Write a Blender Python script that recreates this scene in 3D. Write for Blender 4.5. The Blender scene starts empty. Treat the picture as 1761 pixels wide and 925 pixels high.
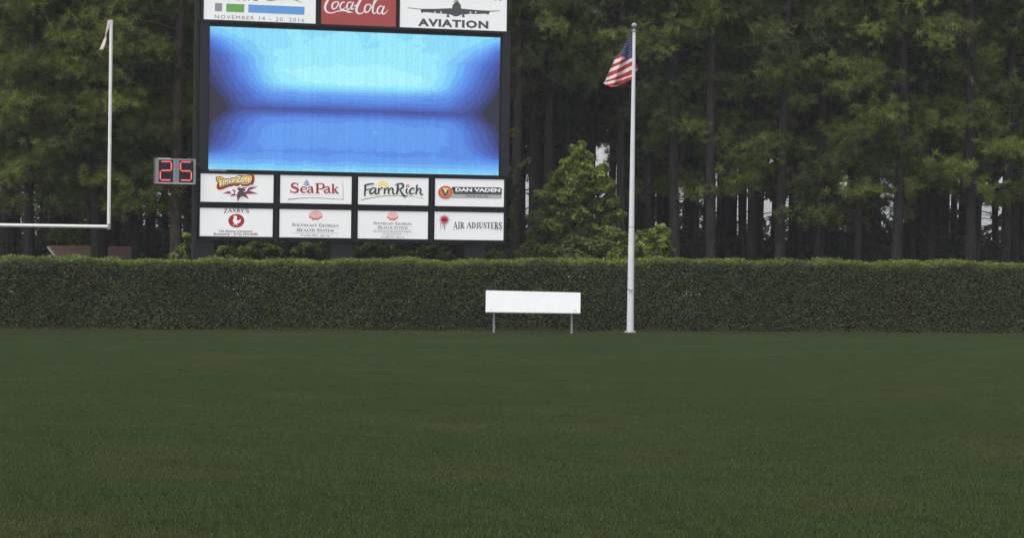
import bpy, math, random
import numpy as np
from mathutils import Matrix, Vector
from mathutils.geometry import tessellate_polygon

# ------------------------------------------------------------------ camera, sky, sun, exposure
scene = bpy.context.scene
COL = scene.collection
EYE = 2.75
FPX, CX, CY = 5220.0, 880.5, 462.5                     # focal length and centre in photo pixels (1761 x 925)
ROLL, PITCH = math.radians(0.75), math.radians(0.50)
fw = np.array([0, math.cos(PITCH), -math.sin(PITCH)])
u0 = np.array([0, math.sin(PITCH), math.cos(PITCH)])
r0 = np.array([1.0, 0, 0])
RT = r0 * math.cos(ROLL) + u0 * math.sin(ROLL)
UP = -r0 * math.sin(ROLL) + u0 * math.cos(ROLL)
cd = bpy.data.cameras.new('camera')
cam = bpy.data.objects.new('camera', cd); COL.objects.link(cam); scene.camera = cam
cd.sensor_width = 36.0; cd.lens = 36.0 * FPX / 1761.0
cd.clip_start = 1.0; cd.clip_end = 6000.0
m4 = Matrix.Identity(4)
for i in range(3):
    m4[i][0] = RT[i]; m4[i][1] = UP[i]; m4[i][2] = -fw[i]
m4[2][3] = EYE
cam.matrix_world = m4

SUN_EL, SUN_ROT = math.radians(64), math.radians(215)
world = bpy.data.worlds.new("World"); scene.world = world; world.use_nodes = True
wn = world.node_tree.nodes; wl = world.node_tree.links
bg = wn['Background']
sky = wn.new('ShaderNodeTexSky'); sky.sky_type = 'NISHITA'; sky.sun_disc = False
sky.sun_elevation = SUN_EL; sky.sun_rotation = SUN_ROT
sky.air_density = 1.0; sky.dust_density = 2.0; sky.ozone_density = 1.0
hs = wn.new('ShaderNodeHueSaturation'); hs.inputs['Saturation'].default_value = 0.22
wl.new(sky.outputs[0], hs.inputs['Color']); wl.new(hs.outputs[0], bg.inputs['Color'])
bg.inputs['Strength'].default_value = 0.15
sd = bpy.data.lights.new('sun', 'SUN'); sd.energy = 1.4; sd.angle = math.radians(25); sd.color = (1.0, 0.97, 0.92)
sun = bpy.data.objects.new('sun', sd); COL.objects.link(sun)
sdir = Vector((math.sin(SUN_ROT) * math.cos(SUN_EL), math.cos(SUN_ROT) * math.cos(SUN_EL), math.sin(SUN_EL)))
sun.rotation_euler = sdir.to_track_quat('Z', 'Y').to_euler(); sun.location = (0, 20, 60)
scene.view_settings.view_transform = 'Standard'; scene.view_settings.look = 'None'
EXPO = 0.5
scene.view_settings.exposure = EXPO; scene.view_settings.gamma = 1.0
scene.view_settings.use_curve_mapping = False
scene.cycles.max_bounces = 6; scene.cycles.transparent_max_bounces = 4

# ------------------------------------------------------------------ helpers
EMIT = 2 ** -EXPO
def ray(px, py): return fw + RT * (px - CX) / FPX - UP * (py - CY) / FPX
def P(px, py, Y):
    d = ray(px, py); return np.array([0, 0, EYE]) + d * (Y / d[1])
def PX(px, Y): return P(px, 415, Y)[0]
YAW = math.radians(21.5)
BD = np.array([math.cos(YAW), math.sin(YAW), 0.0]); BN = np.array([math.sin(YAW), -math.cos(YAW), 0.0])
BO = P(600, 420, 95.0); BO[2] = 0
def PL(px, py, off=0.0):
    d = ray(px, py); e = np.array([0, 0, EYE])
    return e + d * ((BO + BN * off - e).dot(BN) / d.dot(BN))
def SZ(px, py, off=0.0):
    q = PL(px, py, off); return (q - BO).dot(BD), q[2]
def BW(s, z, off=0.0): return BO + BD * s + BN * off + np.array([0, 0, z])

def new_mesh(name, verts, faces, mats=(), fmat=None, smooth=False):
    me = bpy.data.meshes.new(name)
    me.from_pydata([tuple(map(float, v)) for v in verts], [], faces)
    for m in mats: me.materials.append(m)
    if fmat is not None: me.polygons.foreach_set('material_index', np.array(fmat, np.int32))
    if smooth: me.polygons.foreach_set('use_smooth', np.array([len(q) < 5 for q in faces], bool))   # caps stay flat
    me.update(); return me
def np_mesh(name, verts, k, mats, tone=None, fmat=None, smooth=False):
    """verts (N*k,3): N faces of k separate vertices each; tone: one float per face"""
    n = len(verts) // k
    me = bpy.data.meshes.new(name)
    me.vertices.add(n * k); me.vertices.foreach_set('co', np.ascontiguousarray(verts, np.float32).ravel())
    me.loops.add(n * k); me.loops.foreach_set('vertex_index', np.arange(n * k, dtype=np.int32))
    me.polygons.add(n); me.polygons.foreach_set('loop_start', np.arange(0, n * k, k, dtype=np.int32))
    for m in mats: me.materials.append(m)
    me.update(calc_edges=True)
    if tone is not None:
        a = me.attributes.new('tone', 'FLOAT', 'FACE'); a.data.foreach_set('value', np.asarray(tone, np.float32))
    return me
BASE = {}
def link(name, me, parent=None, loc=(0, 0, 0)):
    o = bpy.data.objects.new(name, me); COL.objects.link(o)
    o.location = loc
    if parent is not None: o.parent = parent
    return o
def tag(o, label=None, cat=None, group=None, kind=None):
    if label: o['label'] = label
    if cat: o['category'] = cat
    if group: o['group'] = group
    if kind: o['kind'] = kind
    return o
def thing(name, base, label, cat, group=None):
    o = bpy.data.objects.new(name, None); COL.objects.link(o); o.location = tuple(base); o.empty_display_size = .3
    BASE[o.name] = np.array(base, float)
    return tag(o, label, cat, group)
def base_of(o):
    while o.parent is not None: o = o.parent
    return BASE.get(o.name, np.zeros(3))
def part(name, parent, verts, faces, mats, fmat=None, smooth=False):
    b = base_of(parent)
    if not isinstance(mats, (list, tuple)): mats = [mats]
    return link(name, new_mesh(name, np.asarray(verts, float) - b, faces, mats, fmat, smooth), parent)

class MB:
    def __init__(s): s.v = []; s.f = []; s.m = []
    def add(s, v, f, mi=0):
        n = len(s.v); s.v += [np.asarray(x, float) for x in v]
        s.f += [tuple(i + n for i in q) for q in f]; s.m += [mi] * len(f); return s
    def hexa(s, a, b, mi=0):      # a: 4 front corners, b: 4 back corners
        return s.add(list(a) + list(b), [(0, 1, 2, 3), (7, 6, 5, 4), (0, 4, 5, 1), (1, 5, 6, 2), (2, 6, 7, 3), (3, 7, 4, 0)], mi)
    def bbox(s, s0, s1, z0, z1, f, b, mi=0):   # a box on the scoreboard's plane, f front offset, b back offset
        q = lambda o: [BW(s0, z0, o), BW(s1, z0, o), BW(s1, z1, o), BW(s0, z1, o)]
        return s.hexa(q(f), q(b), mi)
    def box(s, x0, x1, y0, y1, z0, z1, mi=0):
        q = lambda y: [(x0, y, z0), (x1, y, z0), (x1, y, z1), (x0, y, z1)]
        return s.hexa(q(y0), q(y1), mi)
    def tube(s, pts, rad, n=10, mi=0, cap=True):
        pts = [np.asarray(p, float) for p in pts]
        rad = rad if isinstance(rad, (list, tuple, np.ndarray)) else [rad] * len(pts)
        rings = []
        for i, p in enumerate(pts):
            t = pts[min(i + 1, len(pts) - 1)] - pts[max(i - 1, 0)]; t = t / (np.linalg.norm(t) + 1e-9)
            ref = np.array([0, 0, 1.0]) if abs(t[2]) < .9 else np.array([1.0, 0, 0])
            a = np.cross(t, ref); a /= np.linalg.norm(a); b = np.cross(t, a)
            rings += [p + rad[i] * (a * math.cos(2 * math.pi * k / n) + b * math.sin(2 * math.pi * k / n)) for k in range(n)]
        f = [(i * n + k, i * n + (k + 1) % n, (i + 1) * n + (k + 1) % n, (i + 1) * n + k) for i in range(len(pts) - 1) for k in range(n)]
        if cap:                                              # end caps on their own vertices, so they do not bend the side's shading
            m = len(pts) * n; rings = rings + rings[:n] + rings[-n:]
            f += [tuple(range(m, m + n))[::-1], tuple(range(m + n, m + 2 * n))]
        return s.add(rings, f, mi)
    def lathe(s, c, prof, n=16, mi=0):
        v = []
        for r, z in prof: v += [(c[0] + r * math.cos(2 * math.pi * k / n), c[1] + r * math.sin(2 * math.pi * k / n), c[2] + z) for k in range(n)]
        f = [(i * n + k, i * n + (k + 1) % n, (i + 1) * n + (k + 1) % n, (i + 1) * n + k) for i in range(len(prof) - 1) for k in range(n)]
        m = len(v); v = v + v[:n] + v[-n:]
        f += [tuple(range(m, m + n))[::-1], tuple(range(m + n, m + 2 * n))]
        return s.add(v, f, mi)
    def build(s, name, parent, mats, smooth=False):
        return part(name, parent, s.v, s.f, mats, s.m if isinstance(mats, (list, tuple)) else None, smooth)

# ------------------------------------------------------------------ materials
def srgb(r, g, b):
    f = lambda c: (c / 255 / 12.92) if c / 255 <= .04045 else ((c / 255 + .055) / 1.055) ** 2.4
    return (f(r), f(g), f(b))
def mat(name, col, rough=.6, var=.12, scale=3.0, bump=0.0, metal=0.0, stretch=(1, 1, 1), spec=.4, col2=None):
    m = bpy.data.materials.new(name); m.use_nodes = True
    n = m.node_tree.nodes; l = m.node_tree.links; p = n['Principled BSDF']
    p.inputs['Roughness'].default_value = rough; p.inputs['Metallic'].default_value = metal
    p.inputs['Specular IOR Level'].default_value = spec
    tc = n.new('ShaderNodeTexCoord'); mp = n.new('ShaderNodeMapping'); mp.inputs['Scale'].default_value = stretch
    no = n.new('ShaderNodeTexNoise'); no.inputs['Scale'].default_value = scale; no.inputs['Detail'].default_value = 8; no.inputs['Roughness'].default_value = .65
    l.new(tc.outputs['Object'], mp.inputs[0]); l.new(mp.outputs[0], no.inputs['Vector'])
    cr = n.new('ShaderNodeValToRGB'); c = np.array(col)
    a = c * (1 - var) ; b = np.minimum(c * (1 + var), .95) if col2 is None else np.array(col2)
    cr.color_ramp.elements[0].color = (*a, 1); cr.color_ramp.elements[0].position = .32
    cr.color_ramp.elements[1].color = (*b, 1); cr.color_ramp.elements[1].position = .68
    l.new(no.outputs[0], cr.inputs[0]); l.new(cr.outputs[0], p.inputs['Base Color'])
    if bump:
        bp = n.new('ShaderNodeBump'); bp.inputs['Strength'].default_value = bump; bp.inputs['Distance'].default_value = .05
        l.new(no.outputs[0], bp.inputs['Height']); l.new(bp.outputs[0], p.inputs['Normal'])
    return m
def leafmat(name, dark, light, trans=.25, rough=.6, spec=.3, mottle=None):
    m = bpy.data.materials.new(name); m.use_nodes = True
    n = m.node_tree.nodes; l = m.node_tree.links; p = n['Principled BSDF']
    p.inputs['Roughness'].default_value = rough; p.inputs['Specular IOR Level'].default_value = spec
    at = n.new('ShaderNodeAttribute'); at.attribute_name = 'tone'
    cr = n.new('ShaderNodeValToRGB')
    cr.color_ramp.elements[0].color = (*dark, 1); cr.color_ramp.elements[1].color = (*light, 1)
    l.new(at.outputs['Fac'], cr.inputs[0]); out = cr.outputs[0]
    if mottle:                                                 # patches of another growth, by place
        for sc_, lo, hi, colr, amt in mottle:
            ge = n.new('ShaderNodeNewGeometry'); no = n.new('ShaderNodeTexNoise'); no.inputs['Scale'].default_value = sc_; no.inputs['Detail'].default_value = 4
            mr = n.new('ShaderNodeMapRange'); mr.inputs['From Min'].default_value = lo; mr.inputs['From Max'].default_value = hi; mr.inputs['To Max'].default_value = amt
            mc = n.new('ShaderNodeMix'); mc.data_type = 'RGBA'; mc.inputs[7].default_value = (*colr, 1)
            l.new(ge.outputs['Position'], no.inputs['Vector']); l.new(no.outputs[0], mr.inputs['Value']); l.new(mr.outputs[0], mc.inputs[0]); l.new(out, mc.inputs[6]); out = mc.outputs[2]
    l.new(out, p.inputs['Base Color'])
    tr = n.new('ShaderNodeBsdfTranslucent'); l.new(out, tr.inputs['Color'])
    mx = n.new('ShaderNodeMixShader'); mx.inputs[0].default_value = trans
    l.new(p.outputs[0], mx.inputs[1]); l.new(tr.outputs[0], mx.inputs[2])
    l.new(mx.outputs[0], n['Material Output'].inputs['Surface'])
    return m
def emit(name, col, s=1.0, base=(.02, .02, .02)):
    m = bpy.data.materials.new(name); m.use_nodes = True
    p = m.node_tree.nodes['Principled BSDF']
    p.inputs['Base Color'].default_value = (*base, 1); p.inputs['Roughness'].default_value = .4
    p.inputs['Emission Color'].default_value = (*col, 1); p.inputs['Emission Strength'].default_value = s * EMIT
    return m
M = {}
M['cabinet'] = mat('painted_cabinet', (.009, .0095, .011), .6, .2, 4)
M['column'] = mat('painted_column', (.013, .014, .018), .6, .15, 3)
M['steel_post'] = mat('post_steel', (.012, .012, .014), .6, .2, 5)
M['white_pole'] = mat('white_gloss_paint', (.72, .73, .74), .35, .05, 6)
M['goal_paint'] = mat('goalpost_paint', (.80, .79, .74), .4, .05, 5)
M['alu'] = mat('grey_aluminium', (.30, .31, .34), .4, .1, 6, metal=.2)
M['alu_dark'] = mat('slot_dark', (.05, .05, .06), .6, .2, 6)
M['black_face'] = mat('black_face', (.012, .012, .014), .5, .15, 9)
M['bark'] = mat('pine_bark', (.016, .015, .015), .9, 0, 9, .9, stretch=(1, 1, .22), spec=.1, col2=(.046, .042, .041))
M['bark_warm'] = mat('pine_bark_flaked', (.026, .020, .018), .9, 0, 11, .9, stretch=(1, 1, .3), spec=.1, col2=(.105, .082, .070))
M['needle'] = leafmat('pine_needles', (.040, .060, .012), (.245, .295, .056), .36)
M['needle_mid'] = leafmat('pine_needles_mid', (.036, .050, .016), (.18, .21, .055), .33)
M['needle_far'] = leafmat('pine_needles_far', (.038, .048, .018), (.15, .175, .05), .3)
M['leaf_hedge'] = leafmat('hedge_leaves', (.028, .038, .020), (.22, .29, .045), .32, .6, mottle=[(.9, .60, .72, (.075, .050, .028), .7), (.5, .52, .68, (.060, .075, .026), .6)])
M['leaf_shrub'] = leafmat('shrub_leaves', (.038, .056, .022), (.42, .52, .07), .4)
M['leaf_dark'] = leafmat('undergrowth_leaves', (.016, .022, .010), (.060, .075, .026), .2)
M['core'] = mat('hedge_core', (.012, .013, .009), .95, .4, 8)
M['litter'] = mat('pine_litter', (.07, .048, .03), .95, .5, .8, .3)
M['turf'] = mat('turf', (.026, .040, .012), .95, .3, .35, .2, col2=(.045, .050, .018))
M['white_board'] = mat('white_board', (.86, .86, .86), .5, .02, 4)
M['roof'] = mat('brown_shingle', (.32, .20, .17), .9, .2, 14, .4)
M['timber'] = mat('weathered_timber', (.10, .075, .055), .85, .3, 6)
M['fascia'] = mat('white_fascia', (.6, .58, .55), .6, .1, 5)
M['red_cloth'] = mat('red_cloth', (.42, .028, .035), .8, .08, 9)
M['white_cloth'] = mat('white_cloth', (.72, .68, .66), .8, .05, 9)
M['blue_cloth'] = mat('blue_cloth', (.045, .055, .16), .8, .1, 9)
M['ribbon'] = mat('pale_ribbon', (.80, .66, .63), .7, .05, 9)

# lit sign faces and their inks
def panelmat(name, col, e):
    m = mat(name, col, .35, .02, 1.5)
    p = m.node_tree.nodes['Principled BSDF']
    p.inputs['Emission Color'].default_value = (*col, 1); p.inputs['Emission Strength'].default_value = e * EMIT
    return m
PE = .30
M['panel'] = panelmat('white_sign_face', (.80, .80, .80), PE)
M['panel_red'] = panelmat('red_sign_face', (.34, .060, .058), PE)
INK = {}
def ink(r, g, b):
    k = (r, g, b)
    if k not in INK: INK[k] = panelmat('ink_%d_%d_%d' % k, tuple(c * .97 for c in srgb(r, g, b)), PE)
    return INK[k]

# ------------------------------------------------------------------ flat print on the signs
def smooth_pts(pts, n=5, closed=False):
    pts = [np.array(p, float) for p in pts]
    if len(pts) < 3: return pts
    out = []
    L = len(pts); R = range(L if closed else L - 1)
    for i in R:
        p1, p2 = pts[i], pts[(i + 1) % L]
        pa = pts[i - 1] if (i > 0 or closed) else p1 * 2 - p2
        pb = pts[(i + 2) % L] if (i + 2 < L or closed) else p2 * 2 - p1
        for k in range(n):
            t = k / n
            out.append(.5 * (2 * p1 + (p2 - pa) * t + (2 * pa - 5 * p1 + 4 * p2 - pb) * t * t + (3 * p1 - pa - 3 * p2 + pb) * t ** 3))
    if not closed: out.append(pts[-1])
    return out
class Art:
    """collects px-measured outlines and lays them on the sign face as one thin printed layer"""
    def __init__(s, tf=None): s.v = []; s.f = []; s.k = 0; s.tf = tf or (lambda p: p)
    def _add(s, pts, faces):
        n = len(s.v); s.v += [(*s.tf(p), s.k) for p in pts]; s.f += [tuple(i + n for i in q) for q in faces]; s.k += 1
    def poly(s, pts, smooth=0, closed=True):
        if smooth: pts = smooth_pts(pts, smooth, True)
        t = tessellate_polygon([[Vector((p[0], p[1], 0)) for p in pts]])
        s._add(pts, t); return s
    def stroke(s, pts, w, smooth=5):
        raw = pts
        if smooth and len(pts) > 2: pts = smooth_pts(pts, smooth)
        pts = [np.array(p, float) for p in pts]; n = len(pts)
        if isinstance(w, (list, tuple)): ws = np.interp(np.linspace(0, 1, n), np.linspace(0, 1, len(w)), w)
        else: ws = [w] * n
        out = []
        for i, p in enumerate(pts):
            t = pts[min(i + 1, n - 1)] - pts[max(i - 1, 0)]; t = t / (np.linalg.norm(t) + 1e-9)
            q = np.array([-t[1], t[0]]) * ws[i] / 2
            out += [p + q, p - q]
        s._add(out, [(2 * i, 2 * i + 1, 2 * i + 3, 2 * i + 2) for i in range(n - 1)]); return s
    def ellipse(s, cx, cy, rx, ry, n=28):
        return s.poly([(cx + rx * math.cos(2 * math.pi * k / n), cy + ry * math.sin(2 * math.pi * k / n)) for k in range(n)])
    def mesh(s, pts, faces): s._add(pts, faces); return s
    def build(s, name, parent, m, off):
        v = [PL(x, y, off + .0004 * k) for x, y, k in s.v]
        return part(name, parent, v, s.f, m)
_cap = {}
def text_geo(txt, bold=0.0, space=1.0):
    cu = bpy.data.curves.new('lettering', 'FONT'); cu.body = txt; cu.offset = bold; cu.space_character = space; cu.resolution_u = 2
    o = bpy.data.objects.new('lettering', cu); COL.objects.link(o)
    dg = bpy.context.evaluated_depsgraph_get(); me = bpy.data.meshes.new_from_object(o.evaluated_get(dg))
    v = np.array([x.co[:2] for x in me.vertices]); f = [tuple(p.vertices) for p in me.polygons]
    bpy.data.objects.remove(o); bpy.data.curves.remove(cu); bpy.data.meshes.remove(me)
    return v, f
def capheight():
    if 'h' not in _cap: _cap['h'] = text_geo('H')[0][:, 1].max()
    return _cap['h']
def put_text(art, txt, A, B, h, bold=0.0, shear=0.0, space=1.0, warp=None):
    v, f = text_geo(txt, bold, space)
    x = (v[:, 0] - v[:, 0].min()) / (np.ptp(v[:, 0])); y = v[:, 1] / capheight()
    A = np.array(A, float); B = np.array(B, float)
    if warp: pts = [warp(a, b) for a, b in zip(x, y)]
    else: pts = [A + (B - A) * a + np.array([.013 + shear, -1.0]) * h * b for a, b in zip(x, y)]
    art.mesh(pts, f)
# a small serif capital alphabet: strokes in a unit-high cell; (points, width), serifs at feet
T_, t_ = .19, .075
def bow(cx, cy, rx, ry, a0, a1, n=9): return [(cx + rx * math.cos(math.radians(a0 + (a1 - a0) * k / n)), cy + ry * math.sin(math.radians(a0 + (a1 - a0) * k / n))) for k in range(n + 1)]
def stem(x): return ([(x, 0), (x, 1)], T_)
def ser(x, y, w=.17): return ([(x - w, y), (x + w, y)], t_)
GL = {
 'A': (.92, [([(.10, 0), (.46, 1)], t_), ([(.46, 1), (.82, 0)], T_), ([(.22, .33), (.68, .33)], t_), ser(.10, .03, .12), ser(.82, .03, .14)]),
 'B': (.72, [stem(.2), ser(.2, .03), ser(.2, .97), (bow(.3, .74, .27, .23, 90, -90), [t_, T_, t_]), (bow(.3, .26, .33, .24, 90, -90), [t_, T_, t_])]),
 'D': (.85, [stem(.2), ser(.2, .03), ser(.2, .97), (bow(.25, .5, .5, .46, 90, -90), [t_, T_, T_, t_])]),
 'E': (.7, [stem(.2), ser(.2, .03), ([(.2, .965), (.62, .965)], t_), ([(.2, .035), (.65, .035)], t_), ([(.2, .52), (.5, .52)], t_), ([(.62, 1), (.62, .8)], t_), ([(.65, 0), (.65, .22)], t_)]),
 'G': (.85, [(bow(.47, .5, .38, .47, 45, 325, 14), [t_, T_, T_, t_]), ([(.74, .4), (.74, .06)], T_), ser(.72, .42, .13)]),
 'H': (.9, [stem(.2), stem(.7), ([(.2, .52), (.7, .52)], t_), ser(.2, .03), ser(.7, .03), ser(.2, .97), ser(.7, .97)]),
 'I': (.42, [stem(.21), ser(.21, .03), ser(.21, .97)]),
 'J': (.5, [([(.32, 1), (.32, .15), (.2, -.02), (.05, .05)], [T_, T_, t_]), ser(.32, .97)]),
 'L': (.68, [stem(.2), ser(.2, .97), ([(.1, .035), (.62, .035)], t_), ([(.62, 0), (.62, .25)], t_)]),
 'M': (1.05, [([(.17, 0), (.17, 1)], t_), stem(.86), ([(.17, 1), (.5, .1)], T_), ([(.5, .1), (.86, 1)], t_), ser(.17, .03, .13), ser(.86, .03)]),
 'O': (.88, [(bow(.44, .5, .35, .47, 90, 450, 18), [t_, T_, t_, T_, t_])]),
 'R': (.8, [stem(.2), ser(.2, .03), ser(.2, .97), (bow(.3, .73, .28, .235, 90, -90), [t_, T_, t_]), ([(.38, .5), (.68, .02)], T_), ser(.7, .03, .1)]),
 'S': (.62, [([(.53, .8), (.44, .93), (.29, .97), (.13, .85), (.14, .66), (.31, .53), (.48, .41), (.52, .2), (.36, .04), (.2, .04), (.08, .2)], [t_, t_, T_, T_, T_, t_, t_]), ([(.54, .97), (.54, .72)], t_), ([(.08, .03), (.08, .28)], t_)]),
 'T': (.74, [stem(.37), ser(.37, .03), ([(.04, .965), (.7, .965)], t_), ([(.05, 1), (.05, .76)], t_), ([(.69, 1), (.69, .76)], t_)]),
 'U': (.84, [([(.2, 1), (.2, .3), (.3, .06), (.45, .02), (.6, .1), (.68, .3)], [T_, T_, T_, t_, t_]), ([(.68, .3), (.68, 1)], t_), ser(.2, .97), ser(.68, .97, .13)]),
 'X': (.85, [([(.12, 1), (.72, 0)], T_), ([(.7, 1), (.12, 0)], t_), ser(.14, .97), ser(.7, .97, .12), ser(.12, .03, .12), ser(.72, .03)]),
 'Y': (.82, [([(.12, 1), (.42, .45)], T_), ([(.72, 1), (.42, .45)], t_), ([(.42, .48), (.42, 0)], T_), ser(.14, .97), ser(.72, .97, .12), ser(.42, .03)]),
 'Z': (.75, [([(.08, .965), (.66, .965)], t_), ([(.64, .97), (.1, .03)], T_), ([(.08, .035), (.68, .035)], t_), ([(.09, 1), (.09, .76)], t_), ([(.67, 0), (.67, .25)], t_)]),
 'P': (.74, [stem(.2), ser(.2, .03), ser(.2, .97), (bow(.3, .73, .31, .24, 90, -90), [t_, T_, t_])]),
 'N': (.92, [([(.18, 0), (.18, 1)], t_), ([(.74, 0), (.74, 1)], t_), ([(.18, 1), (.74, 0)], T_), ser(.18, .03, .12), ser(.74, .97, .12)]),
 'C': (.8, [(bow(.46, .5, .37, .47, 45, 315, 14), [t_, T_, T_, t_]), ([(.73, .95), (.73, .7)], t_)]),
 "'": (.26, [([(.13, 1), (.1, .72)], T_)]), ' ': (.38, []),
}
def put_serif(art, txt, fn, small=None):
    """fn(x01, y) -> px; small: height factor for lower-case letters drawn as small capitals"""
    x = 0; items = []
    for ch in txt:
        k = 1.0
        g = ch
        if ch.islower(): k = small or .78; g = ch.upper()
        w, st = GL[g]; items.append((x, k, st)); x += w * k + .05
    W = x - .05; e = 1e-3
    for x0, k, st in items:
        for pts, wd in st:
            q = [(x0 + a * k, b * k) for a, b in pts]
            sm = 0 if len(q) <= 2 or len(q) > 8 else 3
            if sm: q = smooth_pts(q, sm)
            q = [np.array(p, float) for p in q]; n = len(q)
            ws = np.interp(np.linspace(0, 1, n), np.linspace(0, 1, len(wd)), wd) if isinstance(wd, (list, tuple)) else [wd] * n
            out = []
            for i, p in enumerate(q):
                t = q[min(i + 1, n - 1)] - q[max(i - 1, 0)]; t = t / (np.linalg.norm(t) + 1e-9)
                d = np.array([-t[1], t[0]]) * ws[i] * k / 2
                for r in (p + d, p - d): out.append(fn(r[0] / W, r[1]))
            art.mesh(out, [(2 * i, 2 * i + 1, 2 * i + 3, 2 * i + 2) for i in range(n - 1)])
def lin(A, B, h):
    A = np.array(A, float); B = np.array(B, float)
    return lambda x, y: A + (B - A) * x + np.array([.013, -1.0]) * h * y
def zoomtf(ox, oy, k): return lambda p: (ox + p[0] / k, oy + p[1] / k)

# ------------------------------------------------------------------ ground
gm = MB(); gm.add([(-700, -150, 0), (700, -150, 0), (700, 1500, 0), (-700, 1500, 0)], [(0, 1, 2, 3)])
g = link('ground', new_mesh('ground', gm.v, gm.f, [M['litter']])); tag(g, kind='structure')
HYAW = math.radians(18)
HD = np.array([math.cos(HYAW), math.sin(HYAW), 0]); HN = np.array([math.sin(HYAW), -math.cos(HYAW), 0])
HO = P(600, 415, 91.6); HO[2] = 0
a = HO - HD * 130 - HN * .4; b = HO + HD * 130 - HN * .4
fm = MB(); fm.add([(-160, -200, .004), (160, -200, .004), (b[0], b[1], .004), (a[0], a[1], .004)], [(0, 1, 2, 3)])
fld = link('field_turf', new_mesh('field_turf', fm.v, fm.f, [M['turf']])); tag(fld, kind='structure')

# ------------------------------------------------------------------ scoreboard
sb = thing('scoreboard', BW(0, 0), 'large dark framed scoreboard with a glowing blue screen above two rows of white sponsor panels', 'scoreboard')
sL, sR = SZ(339, 250)[0], SZ(874, 250)[0]
zB = SZ(600, 416)[1]; zT = 11.6
L0 = np.mean([SZ(361, 45)[0], SZ(357, 292)[0]]); L1 = np.mean([SZ(860, 66)[0], SZ(857, 301)[0]])
LZ1 = np.mean([SZ(361, 45)[1], SZ(860, 66)[1]]); LZ0 = np.mean([SZ(357, 292)[1], SZ(857, 301)[1]])
MB().bbox(sL + .06, sR - .04, zB, zT, 0, -.75).build('cabinet', sb, M['cabinet'])
zc = LZ1 + .12
for s0, s1 in ((sL + .04, L0 - .05), (L1 + .05, sR)):
    MB().bbox(s0, s1, LZ0 - .02, zc, .09, 0.001).build('side_column', sb, M['column'])
# lintels between the rows and uprights between the panels
def rect(c):
    q = [SZ(*p, .03) for p in c]
    return (q[0][0] + q[3][0]) / 2, (q[1][0] + q[2][0]) / 2, (q[2][1] + q[3][1]) / 2, (q[0][1] + q[1][1]) / 2
C = {'T1': [(351.4, -52), (543.9, -44), (542.4, 44), (349.8, 36.6)], 'T2': [(553.1, -44), (682.0, -38), (680.4, 50.3), (551.5, 45)],
     'T3': [(688.3, -38), (872.3, -30), (870.8, 57.2), (687.1, 49.9)],
     'P1': [(345.1, 298.5), (470.8, 301), (469.7, 349), (344.4, 346.9)], 'P5': [(343.9, 357.5), (469.1, 359.3), (468.5, 407.6), (343, 405.8)],
     'P2': [(482, 301.3), (605.1, 303.7), (604.1, 351.4), (481.4, 348.9)], 'P6': [(480.8, 359.6), (603.8, 361.6), (603.4, 409.5), (480, 407.9)],
     'P3': [(616.1, 304), (737.1, 306.6), (736.4, 353.6), (615.2, 351.7)], 'P7': [(615.2, 362.1), (736.1, 364.3), (735.5, 411.4), (614.8, 410)],
     'P4': [(748.1, 307), (866.9, 309.1), (866.3, 356), (747.8, 354.2)], 'P8': [(747.1, 364.2), (866.3, 365.7), (865.6, 413.3), (746.7, 411.8)]}
RC = {k: rect(c) for k, c in C.items()}
def panel(key, m=None, label=None):
    s0, s1, z0, z1 = RC[key]
    f = MB().bbox(s0, s1, z0, z1, .03, .002).build('sponsor_panel', sb, m or M['panel'])
    if label: f['label'] = label
    fr = MB(); w = .035; g_ = .003
    fr.bbox(s0 - w, s1 + w, z1 + g_, z1 + w, .05, .002); fr.bbox(s0 - w, s1 + w, z0 - w, z0 - g_, .05, .002)
    fr.bbox(s0 - w, s0 - g_, z0 - g_, z1 + g_, .05, .002); fr.bbox(s1 + g_, s1 + w, z0 - g_, z1 + g_, .05, .002)
    fr.build('frame', f, M['cabinet'])
    return f
PN = {}
for k, lab in (('T1', 'top left white panel with a date line and colour bars'), ('T2', 'red panel with white script lettering'), ('T3', 'top right white panel with a dark propeller plane'),
               ('P1', 'white panel with a bowling splash logo'), ('P2', 'white panel with bold dark red serif lettering'), ('P3', 'white panel with black brush lettering over a green curve'),
               ('P4', 'white panel with a round orange emblem and black bar'), ('P5', 'white panel with a bird in a red oval'), ('P6', 'white panel with a pink shell and two lines of capitals'),
               ('P7', 'white panel with a pink shell and five lines of print'), ('P8', 'white panel with a red sun emblem and navy lettering')):
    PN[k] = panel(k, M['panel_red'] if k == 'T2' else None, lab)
# horizontal joint rails, vertical mullions
zr1 = (RC['P1'][2] + RC['P5'][3]) / 2
MB().bbox(sL + .08, sR - .06, zr1 - .02, zr1 + .02, .018, .001).build('rail', sb, M['steel_post'])
zr0 = (LZ0 + RC['P1'][3]) / 2
MB().bbox(sL + .08, sR - .06, zr0 - .03, zr0 + .03, .02, .001).build('rail', sb, M['steel_post'])
MB().bbox(sL - .02, sR + .02, zc + .003, zc + .08, .11, .001).build('rail', sb, M['cabinet'])
for a_, b_ in (('P1', 'P2'), ('P2', 'P3'), ('P3', 'P4')):
    sm = (RC[a_][1] + RC[b_][0]) / 2
    MB().bbox(sm - .03, sm + .03, zB + .02, zr1 - .025, .024, .001).build('mullion', sb, M['steel_post'])
    MB().bbox(sm - .03, sm + .03, zr1 + .025, zr0 - .035, .024, .001).build('mullion', sb, M['steel_post'])
for a_, b_ in (('T1', 'T2'), ('T2', 'T3')):
    sm = (RC[a_][1] + RC[b_][0]) / 2
    MB().bbox(sm - .025, sm + .025, zc + .085, zT - .05, .024, .001).build('mullion', sb, M['steel_post'])
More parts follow.
